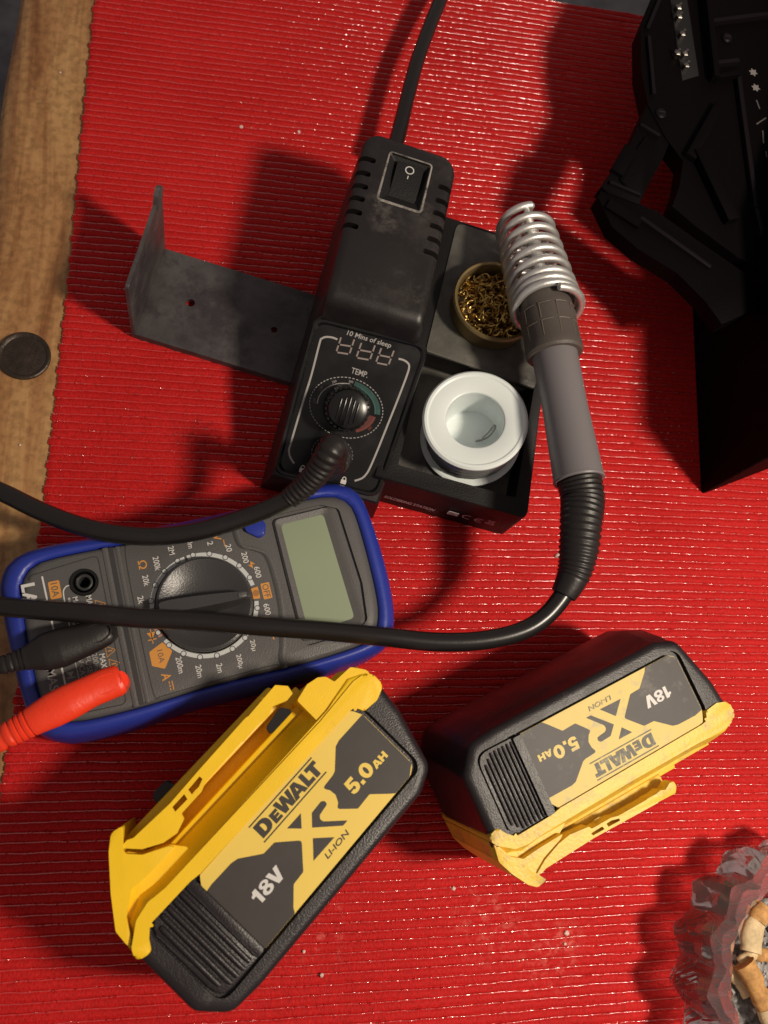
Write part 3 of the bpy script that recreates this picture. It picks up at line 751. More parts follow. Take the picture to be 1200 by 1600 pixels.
for k in range(10):
    a = rad(36*k+8); 
    for z0, z1 in ((4, 10.5), (11.5, 18)):
        for aa, bb in (((a-.22, z0), (a+.22, z0)), ((a+.22, z0), (a+.22, z1))):
            P_ = [((11.0)*math.cos(aa[0]+(bb[0]-aa[0])*t_), (11.0)*math.sin(aa[0]+(bb[0]-aa[0])*t_), aa[1]+(bb[1]-aa[1])*t_) for t_ in (0, .33, .66, 1)]
            b.tube(P_, .2, RIDGE, 5, M=MI)
obj('rubber_grip', b, iron)
b = B()
b.lathe([(0, g1-.5), (8.9, g1-.5), (8.9, g1), (8.7, Lh*.6), (9.5, Lh-2), (9.8, Lh-.6), (9.5, Lh), (8.6, Lh), (8.2, Lh-1.5), (0, Lh-1.5)], HANDLE, 56, M=MI)
obj('handle', b, iron)
b = B(); b.lathe([(0, -48), (1.2, -46), (2.6, -36), (3.2, -35), (3.2, -12), (6, -11), (6, -6), (0, -6)], STEEL, 24, M=MI); obj('heating_barrel', b, iron)
# strain relief, ribbed and bent
E2 = A+d*(Lh-1)
spts = [E2, E2+d*8, I(908, 815, 60), I(904, 862, 59), I(896, 898, 57), I(880, 930, 55)]
P_, R2 = catmull(spts, [8.2, 8.0, 7.6, 7.1, 6.0, 4.6], 18)
R3 = [r_*(1+(.045 if (i//2) % 2 == 0 else -.03)) if i < 75 else r_ for i, r_ in enumerate(R2)]
b = B(); b.tube(P_, R3, RUBBER, 24); obj('strain_relief', b, iron, ang=60)
cpts = [(896, 898, 57), (880, 930, 55), (850, 965, 54), (810, 988, 53), (750, 1001, 52), (680, 1003, 51), (600, 995, 50), (500, 985, 48), (400, 978, 46.5), (320, 971, 45.2), (220, 966, 44.5), (130, 958, 43), (50, 952, 39), (-20, 944, 32), (-110, 925, 24), (-210, 870, 18), (-220, 800, 18), (-140, 760, 22), (-50, 752, 28), (0, 768, 32), (60, 797, 35), (120, 820, 37.5), (180, 834, 39), (250, 838, 40), (320, 828, 42), (390, 806, 45), (440, 785, 49), (468, 768, 53)]
b = B(); b.tube([I(*p_) for p_ in cpts], [3.8, 3.6]+[3.4]*(len(cpts)-2), CABLE, 16, 8); obj('cord', b, iron, ang=60)
# connector in the front panel with its own relief
con = MP @ Vector((kc[0]-.3, kc[1]-19.2, .6)); con_n = (MP.to_3x3() @ Vector((0, 0, 1)))
FI = FR[iron.name].inverted() @ FS
cb = FI @ con; cn = (FI.to_3x3() @ con_n).normalized()
zz = cn; xx = Vector((1, 0, 0)); xx = (xx-zz*xx.dot(zz)).normalized(); yy = zz.cross(xx)
MC = Matrix(((xx.x, yy.x, zz.x, cb.x), (xx.y, yy.y, zz.y, cb.y), (xx.z, yy.z, zz.z, cb.z), (0, 0, 0, 1)))
b = B(); b.lathe([(0, 0), (7.2, 0), (7.2, 3), (6.6, 3.4), (6.6, 14), (6.9, 14.4), (6.9, 20), (6.2, 21.5), (0, 21.8)], BLACK, 40, M=MC)
for k in range(20):
    a = rad(18*k); b.tube([(6.75*math.cos(a), 6.75*math.sin(a), 5), (6.75*math.cos(a), 6.75*math.sin(a), 13)], .35, BLACK, 5, M=MC)
obj('plug', b, iron)
rp = [cb+cn*19, cb+cn*24+Vector((-1, -1, 0)), I(520, 700, 66), I(500, 733, 61), I(478, 758, 55.5), I(452, 779, 50.5)]
P_, R2 = catmull(rp, [5.6, 5.4, 4.9, 4.6, 4.2, 3.7], 18)
R3 = [r_*(1+(.06 if (i//2) % 2 == 0 else -.05)) if i > 12 else r_ for i, r_ in enumerate(R2)]
b = B(); b.tube(P_, R3, RUBBER, 24); obj('plug_strain_relief', b, iron, ang=60)

# ================================================================== MULTIMETER
mc = W(320, 945, 33)
mm = thing('multimeter', 'grey digital multimeter in a blue rubber holster crossed by the iron cord', 'multimeter', (mc.x, mc.y, 0), rad(14-90))
# local: x = meter right, y = meter up
outer = [(-25.6, -68), (-32.6, -63.2), (-35.3, -53.2), (-34.8, -27.5), (-34.4, -8.3), (-34.8, 20.8), (-37.6, 43.1), (-38, 56.4), (-35.2, 64.2), (-28.9, 68.8), (-11.1, 70.8), (8.1, 70.8), (22.8, 68.4), (30, 63.5), (33, 53.2), (34, 37.6), (34.4, 18.5), (34.2, -12.1), (35.9, -32.1), (35.7, -50), (33.8, -59), (28.2, -65.1), (14, -67.5), (-3.8, -68.6), (-16.7, -69)]
inner = [(-20.6, -59.9), (-27.2, -54.5), (-28.4, -42.8), (-28.0, -21.3), (-26.6, 0.5), (-27.6, 18.4), (-30.9, 40), (-30.8, 54), (-27.5, 60.2), (-20.1, 62.6), (3.1, 62.8), (17.5, 61.4), (25.3, 57), (27.5, 50), (28.8, 27.0), (28.6, 8), (28.8, -6.9), (29.8, -30.6), (28.9, -51.8), (22.9, -58.6), (12, -60.6), (-8, -60.8)]
b = B()
so, si = smooth2(outer, 5), smooth2(inner, 5)
# resample both to the same angle steps
def resamp(poly, n=120, c=(-1, 0)):
    out = []
    for k in range(n):
        a = 2*math.pi*k/n; dx, dy = math.cos(a), math.sin(a); best = 0
        for i in range(len(poly)):
            x1, y1 = poly[i][0]-c[0], poly[i][1]-c[1]; x2, y2 = poly[(i+1) % len(poly)][0]-c[0], poly[(i+1) % len(poly)][1]-c[1]
            den = dx*(y2-y1)-dy*(x2-x1)
            if abs(den) < 1e-9: continue
            t_ = (x1*(y2-y1)-y1*(x2-x1))/den; s_ = (x1*dy-y1*dx)/den
            if t_ > 0 and -1e-6 <= s_ <= 1+1e-6: best = max(best, t_)
        out.append((c[0]+dx*best, c[1]+dy*best))
    return out
RO, RI = resamp(so), resamp(si)
def lerp(a, c, t_): return [(p[0]+(q[0]-p[0])*t_, p[1]+(q[1]-p[1])*t_) for p, q in zip(a, c)]
t = bmesh.new(); Rg = []
for f, zz in ((.35, .2), (.08, 1.5), (0, 5), (0, 17), (.03, 23), (.12, 28), (.30, 31.2), (.52, 32.6), (.74, 32.9), (.9, 32.3), (.97, 31), (1.0, 28), (1.02, 10)):
    Rg.append([t.verts.new((p[0], p[1], zz)) for p in lerp(RO, RI, f)])
for A_, Q in zip(Rg, Rg[1:]):
    for i in range(120): t.faces.new((A_[i], A_[(i+1) % 120], Q[(i+1) % 120], Q[i]))
t.faces.new(Rg[0][::-1])
b.merge(t, BLUE)
obj('holster', b, mm, ang=60)
b = B()
t = bmesh.new(); Rg = []
for f_, zz in ((0, 3), (0, 31.4), (.012, 32.5), (.035, 33.2), (.06, 33.4)):
    Rg.append([t.verts.new((p[0]*(1-f_)-f_, p[1]*(1-f_), zz)) for p in lerp(RI, RO, .03)])
for A_, Q in zip(Rg, Rg[1:]):
    for i in range(120): t.faces.new((A_[i], A_[(i+1) % 120], Q[(i+1) % 120], Q[i]))
t.faces.new(Rg[0][::-1]); t.faces.new(Rg[-1])
b.merge(t, GREY)
cut = B()
for y_ in (-30.2, -25.8):       # the two grooves beside the lower panel
    P_ = [(-28.5, y_), (0, y_-.3), (30, y_-.1)]
cut.prism(fillet([(-24.8, 28.5), (-27.5, 33), (-28, 50), (-25, 56.8), (5, 58.4), (19, 56.8), (22.5, 52), (23.2, 33), (20, 27.5), (-19, 29.5)], 2.5), 32.2, 40, GREY)
cut.prism(circ(0, 0, 17.6, 64), 31.5, 40, GREY)
cut.prism(circ(-17.2, -39.1, 3.7, 32), 22, 40, GREY)
obj('body', b, mm, cuts=cut)
b = B()
def ridge(pts, r, m=GREY, z_=33.2): b.tube([(p[0], p[1], z_) for p in smooth2(pts, 4, False)], r, m, 8, flat=.55)
DKG = mat('groove_dark', (.035, .033, .034), .5)
ridge([(-28, -30.2), (0, -30.4), (29.6, -30)], 1.2); ridge([(-27.6, -25.9), (0, -26.2), (29.2, -26)], .9)
b.stroke([(-27.8, -28.2), (0, -28.4), (29.4, -28.1)], 1.6, 33.5, DKG)
b.stroke(fillet([(-23.6, -57), (-26, -33), (27.8, -33), (27, -55)], 2)[:], .35, 33.47, DKG)
# raised shoulder line that curves round the screen part
sh_ = [(-27.2, 17), (-19, 17.8), (-16.5, 22), (-13, 26.3), (-4, 27.4), (8, 27), (20, 24.6), (25, 23), (29, 23.4)]
ridge(sh_, .8); b.stroke([(p[0], p[1]-1.3) for p in smooth2(sh_, 4, False)], .9, 33.5, DKG)
b.stroke(smooth2([(-27.8, -22), (-24, -23.6), (0, -24), (26, -23.6), (28.4, -22)], 4, False), .35, 33.47, DKG)
b.stroke(smooth2([(28.3, -22), (27.4, 0), (27, 18), (27.6, 21)], 4, False), .35, 33.47, DKG)
obj('moulded_ridges', b, mm)
# screen
b = B()
b.prism(fillet([(-23.4, 33.6), (-24.2, 50.5), (17.2, 52.2), (18.4, 34.2)], 1.8), 32.3, 33.0, LCD)
t = bmesh.new()
i1 = fillet([(-23.4, 33.6), (-24.2, 50.5), (17.2, 52.2), (18.4, 34.2)], 1.8)
i2 = fillet([(-25.6, 31.6), (-26.4, 53), (19.6, 54.8), (20.8, 32)], 2.2)
i3 = fillet([(-26.2, 30.9), (-27.0, 54.2), (20.2, 56), (21.6, 31.2)], 2.4)
A_ = [[t.verts.new((p[0], p[1], z_)) for p in L_] for L_, z_ in ((i1, 32.9), (i2, 33.5), (i3, 32.7))]
for p_, q_ in zip(A_, A_[1:]):
    for i in range(len(p_)): t.faces.new((p_[i], p_[(i+1) % len(p_)], q_[(i+1) % len(p_)], q_[i]))
b.merge(t, GREY)
obj('screen', b, mm, ang=15)
# blue button
b = B(); b.prism(fillet([(-28.3, 19.4), (-29, 25.6), (-24.5, 28), (-20.6, 27), (-19.8, 24.4), (-23, 20.4)], 2), 32.5, 35.2, BLUE, bev=.9, seg=3); obj('hold_button', b, mm)
# rotary dial
PA = math.radians(-4)
b = B()
b.lathe([(0, 31.6), (17.2, 31.6), (17.2, 35.8), (16.9, 36.4), (16.2, 36.7), (15.2, 36.4), (12.5, 35.2), (8.5, 34.1), (4, 33.6), (0, 33.5)], DIALM, 80)
obj_d = obj('dial', b, mm)
b = B()
# grip bar: dished halves leave a wedge shaped ridge
def bar(rot):
    M_ = Matrix.Rotation(rot, 4, 'Z')
    prof_ = [(-3.4, -15.2), (-3.9, -6), (-3.4, 4), (-2.6, 11), (-1.7, 15.2), (0, 16.4), (1.7, 15.2), (2.6, 11), (3.4, 4), (3.9, -6), (3.4, -15.2), (0, -16.2)]
    tp = [(p[0]*.55, p[1]*.97) for p in prof_]
    b.prism(smooth2(prof_, 3), 33.4, 41.6, DIALM, bev=.8, seg=3, taper=smooth2(tp, 3), M=M_)
    b.prism(rrect(0, 13.2, 1.7, 3.0, .6), 41.5, 41.9, GREY, bev=.1, M=M_)
bar(PA)
obj('pointer_grip', b, obj_d)
# dial ring and all the print
b = B(); z = 33.46
def ringm(r0, r1, a0, a1, m, zz=z, n=24):   # angles clockwise from up
    f = lambda r, a: (r*math.sin(rad(a)), r*math.cos(rad(a)))
    b.flat([f(r1, a0+(a1-a0)*k/n) for k in range(n+1)]+[f(r0, a1+(a0-a1)*k/n) for k in range(n+1)], zz, m)
RW = mat('ring_white', (.55, .57, .57), .45)
ringm(17.8, 19.3, -171, -101, RW); ringm(17.8, 19.3, -98, -9.5, RW); ringm(17.8, 19.3, 9, 60, RW); ringm(17.8, 19.3, 60, 150, RW)
ringm(17.5, 20, -6.5, 6.5, INKO)
ringm(17.8, 19.6, 156, 168, mat('pink', (.45, .22, .18), .5)); ringm(17.8, 19.6, 172, 184, mat('pink', (.45, .22, .18), .5))
for k in range(-9, 10):
    a = rad(k*18-1); x_, y_ = 18.9*math.sin(a), 18.9*math.cos(a)
    if k == 0: continue
    b.flat(circ(x_, y_, 1.05, 18), z+.03, DKG); b.flat(circ(x_, y_, .78, 18), z+.06, RW)
b.flat(circ(0, 18.8, 1.2), z+.03, mat('off_dot', (.35, .15, .04), .5))
def mt(s_, x_, y_, w_, h_, m=INKW, **k): b.text(s_, x_, y_, w_, h_, z+.02, m, center=True, **k)
for s_, k, w_ in (('600', -1, 4.2), ('200', -2, 4.2), ('20', -3, 2.8), ('2', -4, 1.4), ('200m', -5, 5.4), ('2M', -6, 3.2), ('200k', -7, 5.2), ('20k', -8, 4), ('2k', -9, 2.8), ('600', 1, 4.2), ('200', 2, 4.2), ('20\u00b5', 3, 4.0), ('200\u00b5', 4, 5.0), ('2m', 5, 3.2), ('20m', 6, 4.5), ('200m', 7, 5.8)):
    a = rad(k*18-1); r_ = 22.4 + (0.9 if abs(k) in (4, 5, 6) else 0)*(w_/5)
    mt(s_, (r_+w_*.16)*math.sin(a), r_*math.cos(a), w_, 2.1, bold=.08)
mt('\u03a9', -19.2, -18.4, 3.2, 3.0, INKO, bold=.1)
b.prism(rrect(0, 22.7, 6, 3.2, .4), z-.1, z, INKO); mt('OFF', 0, 22.7, 5, 2.3, GREY, bold=.05)
a10 = (14.6, -18.6)
b.prism(fillet([(a10[0]-4.8, a10[1]+1.5), (a10[0]-1, a10[1]+4.2), (a10[0]+4.6, a10[1]+.5), (a10[0]+2.6, a10[1]-3.6), (a10[0]-2.4, a10[1]-3.6)], .6), z-.1, z, INKO); mt('10A', a10[0], a10[1], 4.6, 2.0, GREY)
mt('A', 22, -18.2, 2.6, 3.2, INKO, bold=.15); b.stroke([(23.8, -16.6), (27, -16.6)], .35, z, INKO)
for k in range(3): b.stroke([(23.8+k*1.2, -17.6), (24.6+k*1.2, -17.6)], .35, z, INKO)
mt('V', -23.6, 9.6, 2.4, 2.8, INKO, bold=.15); b.stroke([(-22.2, 11.6), (-19.6, 11.6)], .35, z, INKO)
mt('V~', 16.0, 21.6, 4.2, 2.8, INKO, bold=.15)
b.flat([(-12.2, 19.4), (-10.6, 21), (-10.9, 19.8), (-9.2, 19.9), (-11, 18.2), (-10.7, 19.2)], z, INKO)
b.flat([(5.5, -21.8), (5.5, -18.8), (8, -20.3)], z, INKO); b.stroke([(8.1, -21.8), (8.1, -18.8)], .4, z, INKO); b.stroke([(4.3, -20.3), (9.6, -20.3)], .3, z, INKO)
# lower panel print
b.stroke([(-22.5, -52.6), (22, -51.2)], .6, z, INKW)
b.text('LAP', -21.0, -60.0, 11.2, 4.6, z, INKW, bold=.35)
b.prism(rrect(-16.8, -49.2, 6.4, 3.8, .6), z-.1, z, INKO); mt('10A', -16.8, -49.2, 5, 2.4, GREY, bold=.05)
b.stroke(smooth2([(-17.2, -43.4), (-17.2, -45.2), (-16, -46.4), (-14, -46.7), (-10, -46.7), (5, -46.5)], 3, False), .4, z, INKW)
b.text('MAX 10A', -12.3, -39.6, 10, 2.0, z, INKW, bold=.1); b.text('FUSED', -8.9, -42.0, 8, 1.8, z, INKW, bold=.1)
b.text('MAX 10sec', -12.8, -44.0, 10.5, 1.8, z, INKW, bold=.1); b.text('every 15min', -13, -45.9, 11, 1.5, z, INKW, bold=.05)
def tri(x_, y_):
    b.stroke([(x_-1.9, y_-1.5), (x_+1.9, y_-1.5), (x_, y_+1.8)], .4, z, INKO, True); b.stroke([(x_, y_-.9), (x_, y_+.6)], .35, z, INKO)
tri(-8.2, -35.2); tri(8.6, -34.8); tri(13.3, -34.4)
b.text('MAX', 9, -38.8, 5, 1.9, z, INKW, bold=.1); b.text('200mA', 8.2, -41.2, 7.6, 1.8, z, INKPALE, bold=.05); b.text('FUSED', 8.8, -43.6, 8, 1.8, z, INKPALE)
b.text('600V CAT III', 5.5, -46, 13, 1.8, z, INKPALE)
b.stroke([(8, -47.0), (23, -46.4)], .4, z, INKPALE)
b.flat([(12.6, -50.4), (12.6, -47.9), (14.4, -49.1)], z, INKPALE); b.stroke([(14.6, -50.4), (14.6, -47.9)], .35, z, INKPALE)
b.text('V\u03a9mA', 16.0, -50.2, 7, 2.4, z, INKPALE, bold=.05)
b.text('MAS830L', 10, -56.6, 16, 3.0, z, INKPALE, bold=.05)
obj('printed_markings', b, mm)
b = B()
b.lathe([(4.9, 33.4), (4.9, 34.0), (4.5, 34.5), (3.9, 34.4), (3.4, 33.0), (3.2, 31.5)], BLACKGL, 40, M=Matrix.Translation((-17.2, -39.1, 0)))
b.lathe([(2.9, 24), (2.9, 34.0), (2.5, 34.3), (2.0, 33.8), (1.9, 24)], mat('jack_metal', (.12, .12, .12), .3, .6), 32, M=Matrix.Translation((-17.2, -39.1, 0)))
b.lathe([(0, 24), (3.6, 24)], VOID, 24, M=Matrix.Translation((-17.2, -39.1, 0)))
obj('jack_socket', b, mm)

# ================================================================== TEST LEADS
def plug(name, label, pts, rs, m, rib0, lead, jack, group='test leads plugged into the multimeter'):
    o_ = W(pts[0][0], pts[0][1], 0)
    th_ = thing(name, label, 'test lead', o_, group=group)
    P0 = [loc(th_, *p_) for p_ in pts]
    P_, R_ = catmull(P0, rs, 14)
    n = len(P_); R2 = []
    for i, r_ in enumerate(R_):
        s_ = i/n
        if s_ > rib0 and (i % 6) in (0, 1): r_ *= .84
        R2.append(r_)
    b = B(); b.tube(P_, R2, m, 28, flat=.6)
    e_ = P_[2]; b.lathe([(0, 3), (3.4, 3), (3.4, -9), (0, -9)], m, 20, M=Matrix.Translation((P0[1]+Vector((0, 0, -5)))))
    pp = P_[int(n*.22)]; dd = (P_[int(n*.30)]-P_[int(n*.14)]).normalized(); ee = Vector((0, 0, 1)).cross(dd)
    b.tube([pp+dd*5.2*math.cos(k*rad(20))+ee*3.0*math.sin(k*rad(20))+Vector((0, 0, 3.15-.55*abs(math.sin(k*rad(20))))) for k in range(18)], .35, m, 6, closed=True)
    obj('plug_boot', b, th_, ang=50)
    b = B(); b.tube([loc(th_, *p_) for p_ in lead], 2.3, m, 14, 8); obj('lead_wire', b, th_, ang=60)
    return th_
plug('test_lead', 'red plug boot of a test lead lying over the holster corner', [(191, 1060, 44), (184, 1063, 44), (165, 1070, 44), (140, 1081, 44.5), (108, 1097, 45), (82, 1110, 45), (56, 1124, 45), (35, 1136, 44), (13, 1148, 43), (-25, 1170, 40)],
     [4.3, 5.3, 5.5, 5.4, 5.9, 5.8, 5.0, 4.6, 4.2, 3.4], REDP, .7, [(0, 1155, 41.5), (-30, 1172, 39), (-80, 1200, 30), (-150, 1240, 22)], None)
plug('test_lead', 'black plug boot of a test lead under the iron cord', [(172, 983, 41), (166, 986, 41), (150, 992, 41), (125, 1002, 41), (95, 1012, 41), (70, 1019, 41), (45, 1027, 40.5), (28, 1032, 40), (5, 1039, 39), (-25, 1048, 36)],
     [3.6, 4.9, 5.6, 6.0, 6.8, 6.4, 4.3, 3.7, 3.2, 2.7], RUBBER, .7, [(5, 1039, 38.5), (-25, 1048, 35.5), (-80, 1060, 28), (-150, 1080, 20)], None)

# ================================================================== BATTERY PACKS
def battery(M, label, T, mirror, worn):
    bt = thing('battery_pack', label, 'battery', M=M, group='tool battery packs on the red mat')
    mxf = (lambda x: 70-x) if mirror else (lambda x: x)
    def P(pts):      # the worn pack has a lower rail and a longer nose
        if not mirror: return [(x, y) for x, y in pts]
        o_ = []
        for x, y in pts:
            if y > 34:
                if x < 10: x -= (y-34)*.42
                elif x > 30 and y > 45.4: x = 30+(x-30)*.60
                y = 34+(y-34)*.68
            o_.append((70-x, y))
        return o_
    Y = YELD if worn else YEL; LY = LABYD if worn else LABY; LG = LABGD if worn else LABG; IB = INKBW if worn else INKB
    # black casing
    b = B()
    t = bmesh.new()
    base = [(-25.3, 31), (-25.3, 4), (-18.5, -4.8), (-8, -6), (66, -6.5), (74.5, -3), (81, 17), (82.3, 27), (82, 31)]
    fo = fillet(base, [0, 5, 6, 3, 6, 6, 6, 3, 0], 5); rings = []
    for ins, bulge, z_ in ((3, -2, 0), (.8, 1, 1.5), (0, 3.5, 8), (0, 5.5, T*.35), (0, 5.0, T*.6), (0, 1.8, T*.82), (0, 0, T-6), (0, 0, T-3.2), (.8, 0, T-1.4), (2.2, 0, T-.5), (3.6, 0, T-.4)):
        rg = []
        for x, y in fo:
            cx, cy = 28, 20
            dx, dy = x-cx, y-cy; l_ = math.hypot(dx, dy)
            k_ = max(0, min(1, (26-y)/20))
            nx, ny_ = (x-28)/53, (y-20)/26; q_ = math.hypot(nx, ny_) or 1
            yy = y - bulge*(1 if mirror else .45)*k_ + ins*k_*max(0, -ny_/q_)
            xx = x + (-ins*nx/q_) + bulge*.25*(1 if x > 60 else (-1 if x < 0 else 0))*k_
            rg.append(t.verts.new((mxf(xx), yy, z_)))
        rings.append(rg)
    n = len(fo)
    for A_, Q in zip(rings, rings[1:]):
        for i in range(n): t.faces.new((A_[i], A_[(i+1) % n], Q[(i+1) % n], Q[i]))
    t.faces.new(rings[0]); t.faces.new(rings[-1][::-1])
    b.merge(t, BATB)
    cut = B()
    cut.prism(P(fillet([(-18.6, -.8), (70.2, -.8), (72.4, 2), (72.8, 24), (71, 30.2), (-15, 31.5), (-18.6, 29)], [5, 4, 4, 4, 3, 2, 5])), T-2.2, T+5, BATB)
    obj('casing', b, bt, cuts=cut, ang=40)
    # yellow shell
    b = B()
    sh = [(-26.4, 26.4), (-21.6, 24.8), (-19.6, 28), (-16.8, 30.6), (-1, 31.2), (2.5, 29.6), (67.5, 29.8), (70.8, 28.2), (72.0, 25.2), (77.5, 24.5), (82.6, 26.2), (82.8, 31), (81, 33.4), (76.6, 34.4), (60, 33.6), (-7, 33.6), (-12.5, 35.6), (-18.6, 34.4), (-24.6, 30)]
    b.prism(P(fillet(sh, [2, 1.5, 2, 2, 0, 1, 0, 2, 1, 2, 2, 2, 3, 3, 0, 0, 4, 3, 3], 4)), 2, T+.3, Y, bev=1.3, seg=3)
    lo_ = P([(-26, 29), (-22, 37.6), (-14, 41.5), (-6, 40.2), (64, 39.6), (70, 40.5), (76, 40), (82.4, 36.6), (83.4, 30), (77, 30), (70, 31.8), (-14, 32.2), (-20, 30)])
    hi_ = P([(-24.6, 29), (-19.5, 33.8), (-13, 35.4), (-7, 34.0), (64, 33.8), (69, 35.0), (76, 36.0), (80.6, 33.6), (81.6, 30), (77, 30), (70, 31.8), (-14, 32.2), (-20, 30)])
    b.prism(lo_, T-(7 if mirror else 8), T-.2, Y, bev=.5, taper=hi_)
    b.prism(P(fillet([(-26, 28), (-24.6, 36.4), (-18.6, 44.4), (-11.4, 52), (-7.5, 50), (-4.6, 46), (2.2, 42), (5, 38), (5, 33), (-12, 33)], [1, 3, 3, 3, 2, 1, 1, 1, 0, 0])), 3, T-4.2, Y, bev=1.2, seg=3)
    b.prism(P([(-12, 33), (72, 33), (72, 42.2), (-10, 42.2)]), 4, T-(7.8 if mirror else 9.2), Y, bev=.8)
    # shoulder block at the high end
    if not mirror: b.prism(P(fillet([(59.4, 34.5), (66, 33.6), (76, 33.4), (82.2, 30.6), (82.6, 33.6), (79.6, 38.2), (72.4, 38.8), (71.6, 42), (69.6, 43.8), (65.6, 44.8), (59.6, 43.6)], [0, 0, 0, 1, 2, 1.5, .6, 1, 1, 1, 1])), 3, T-1.0, Y, bev=1.1, seg=3)
    # tower wrapping the front end
    b.prism(P(fillet([(-25.4, 28), (-24.6, 36.6), (-18.6, 45), (-11, 54), (-6.8, 57.5), (-3, 56.5), (-8.4, 50.5), (-5, 46.2), (1.8, 42.2), (3, 40.5), (-8, 40.8), (-14, 41.5), (-20, 37)], [1, 2, 2, 2, 1.5, .6, 1, 1, .5, .5, 1, 1, 1])), 4, T-1.2, Y, bev=1.3, seg=3)
    obj('yellow_shell', b, bt, ang=40)
    # rail plate: inner web + bright outer flange
    b = B()
    if mirror: b.box((mxf(25), 39.2, T*.42), (66, 7.4, T*.66), Y, .6); b.box((mxf(19), 42.8, T*.45), (59, 5.6, T*.76), Y, .8)
    else: b.box((30, 42.9, T*.42), (70, 8, T*.58), Y, .6)
    if not mirror: b.box((25, 50.0, T*.43), (67, 7.4, T*.64), Y, 1.2); b.box((26, 48.8, T*.6), (58, 2.2, T*.6), Y, .4)
    obj('web', b, bt)
    b = B()
    rail = [(-8.0, 52.4), (-4.0, 47.4), (1.4, 44.0), (6.1, 42.9), (10.3, 44.3), (10.8, 46.0), (19.4, 46.1), (22.4, 47.2), (38.9, 47.5), (39.1, 47.2), (45.5, 47.4), (50, 46.9), (53.2, 48.0), (57.5, 46), (60.4, 46.2), (61.0, 49), (58.4, 52.2), (45.5, 51.6), (44.5, 51.9), (24, 51.3), (10.7, 50.7), (-3.5, 51.6), (-5.2, 52.6)]
    b.prism(P(fillet(rail, .5, 3)), T-7.5, T-1.6, Y, bev=.45)
    cut = B()
    cut.prism(P([(10.3, 49.4), (15.4, 49.5), (15.0, 47.7), (10.0, 47.8)]), T-9, T+3, Y)
    cut.prism(P([(17.1, 49.5), (22.2, 49.8), (22.3, 48.6), (19.0, 47.4), (16.9, 47.6)]), T-9, T+3, Y)
    obj('rail', b, bt, cuts=cut)
    b = B(); b.prism(P(fillet(rail, .5, 3)), 4, 10, Y, bev=.45); obj('rail', b, bt)
    if not mirror: b = B(); b.prism(P(fillet([(46.2, 42.2), (47, 45.0), (54.5, 46.2), (57, 42.2)], 1.2)), T-6, T-2.9, VOID); obj('vent_slot', b, bt)
    b = B(); b.prism(P(rrect(11, 54, 7.5, 6, 2)), T*.5, T*.72, BATB, bev=1)
    obj('release_button', b, bt)
    # ribbed latch grip
    b = B()
    b.prism(P(fillet([(-17.8, 0), (.2, .2), (.2, 30.2), (-14.8, 30.6), (-17.8, 28)], [5, .8, .8, 4, 3])), T-2.6, T-.9, BATB, bev=.4)
    if not worn: rb = [(-15.3+2.55*k, .85) for k in range(5)]
    else: rb = [(-16.0+1.72*k, .5) for k in range(8)]
    for x, r_ in rb:
        cf = 3.4*max(0, (-12.5-x)/4)
        b.tube([(mxf(x), 1.3+cf, T-.8), (mxf(x), 3.0+cf, T-.35), (mxf(x), 28.2-cf, T-.35), (mxf(x), 29.8-cf, T-.8)], r_, BATB, 8)
    b.prism(P(fillet([(-2.9, .3), (.3, .3), (.3, 30.2), (-2.9, 30.2)], .6)), T-1.2, T+.35, BATB, bev=.6)
    obj('latch_grip', b, bt, ang=50)
    # label with print
    b = B(); zt = T-.45
    lab = P(fillet([(.4, .2), (67.5, .2), (70.6, 2.2), (71, 24.5), (69, 29.2), (2.2, 29.4), (.4, 27)], [.5, 3, 3, 3, 3, 1, 1]))
    b.prism(lab, T-2, zt, LY)
    # art keeps its reading direction, the cut-outs reach the same borders
    Lx = [(-.0, 0)]
    def A2(pts): return pts
    lg = [(.42, .25), (13.3, .25), (14.0, 1.6), (18.9, 6.2), (23.4, 6.4), (29.7, 13.1), (23.7, 19.0), (19.2, 19.2), (13.0, 24.1), (10.7, 24.7), (2.6, 24.9), (.42, 24.6)]
    rg = [(70.9, 24.9), (59.6, 25.0), (57.6, 24.5), (51.8, 19.5), (50.5, 19.1), (45.3, 18.8), (46.5, 16.6), (46.7, 14.3), (45.5, 12.1), (43.9, 11.1), (48.4, 6.2), (54.1, 6.4), (58.6, 1.6), (60.0, .25), (67.0, .25), (70.5, 2.6)]
    if mirror:
        lg[0] = (2.6, .25); lg[-1] = (-.9, 24.2); lg[-2] = (2.6, 24.9); lg.insert(0, (-.5, 2.4))
        rg[0] = (69.5, 24.9); rg[-1] = (69.5, .3); rg[-2] = (66.5, .25)
    b.flat(fillet(lg, [.3]+[1.0]*(len(lg)-2)+[.3], 3), zt+.08, LG); b.flat(fillet(rg, [.3]+[.9]*(len(rg)-2)+[.3], 3), zt+.08, LG)
    b.flat([(29.2, 18.9), (35.3, 18.8), (32.2, 15.5)], zt+.08, LG)
    b.flat(fillet([(37.7, 16.3), (42.1, 16.5), (43.0, 15.8), (42.9, 14.5), (38.9, 14.0), (38.0, 13.1), (38.3, 11.8), (43.6, 6.3), (41.5, 6.3), (34.6, 13.2)], [.4, .8, .8, .8, 1, 1, .8, .1, .1, .1], 3), zt+.08, LG)
    b.flat([(32.5, 10.9), (37.2, 6.0), (27.8, 6.2)], zt+.08, LG)
    for ch, x_, w_, h_ in (('D', 22.3, 5.2, 4.7), ('E', 28.0, 3.1, 3.5), ('W', 31.0, 6.9, 4.7), ('A', 36.9, 5.5, 4.7), ('L', 42.5, 3.5, 4.7), ('T', 45.2, 4.4, 4.7)): glyph(b, ch, x_, 22.3, w_, h_, zt+.1+.03*(ch in 'AT'), IB)
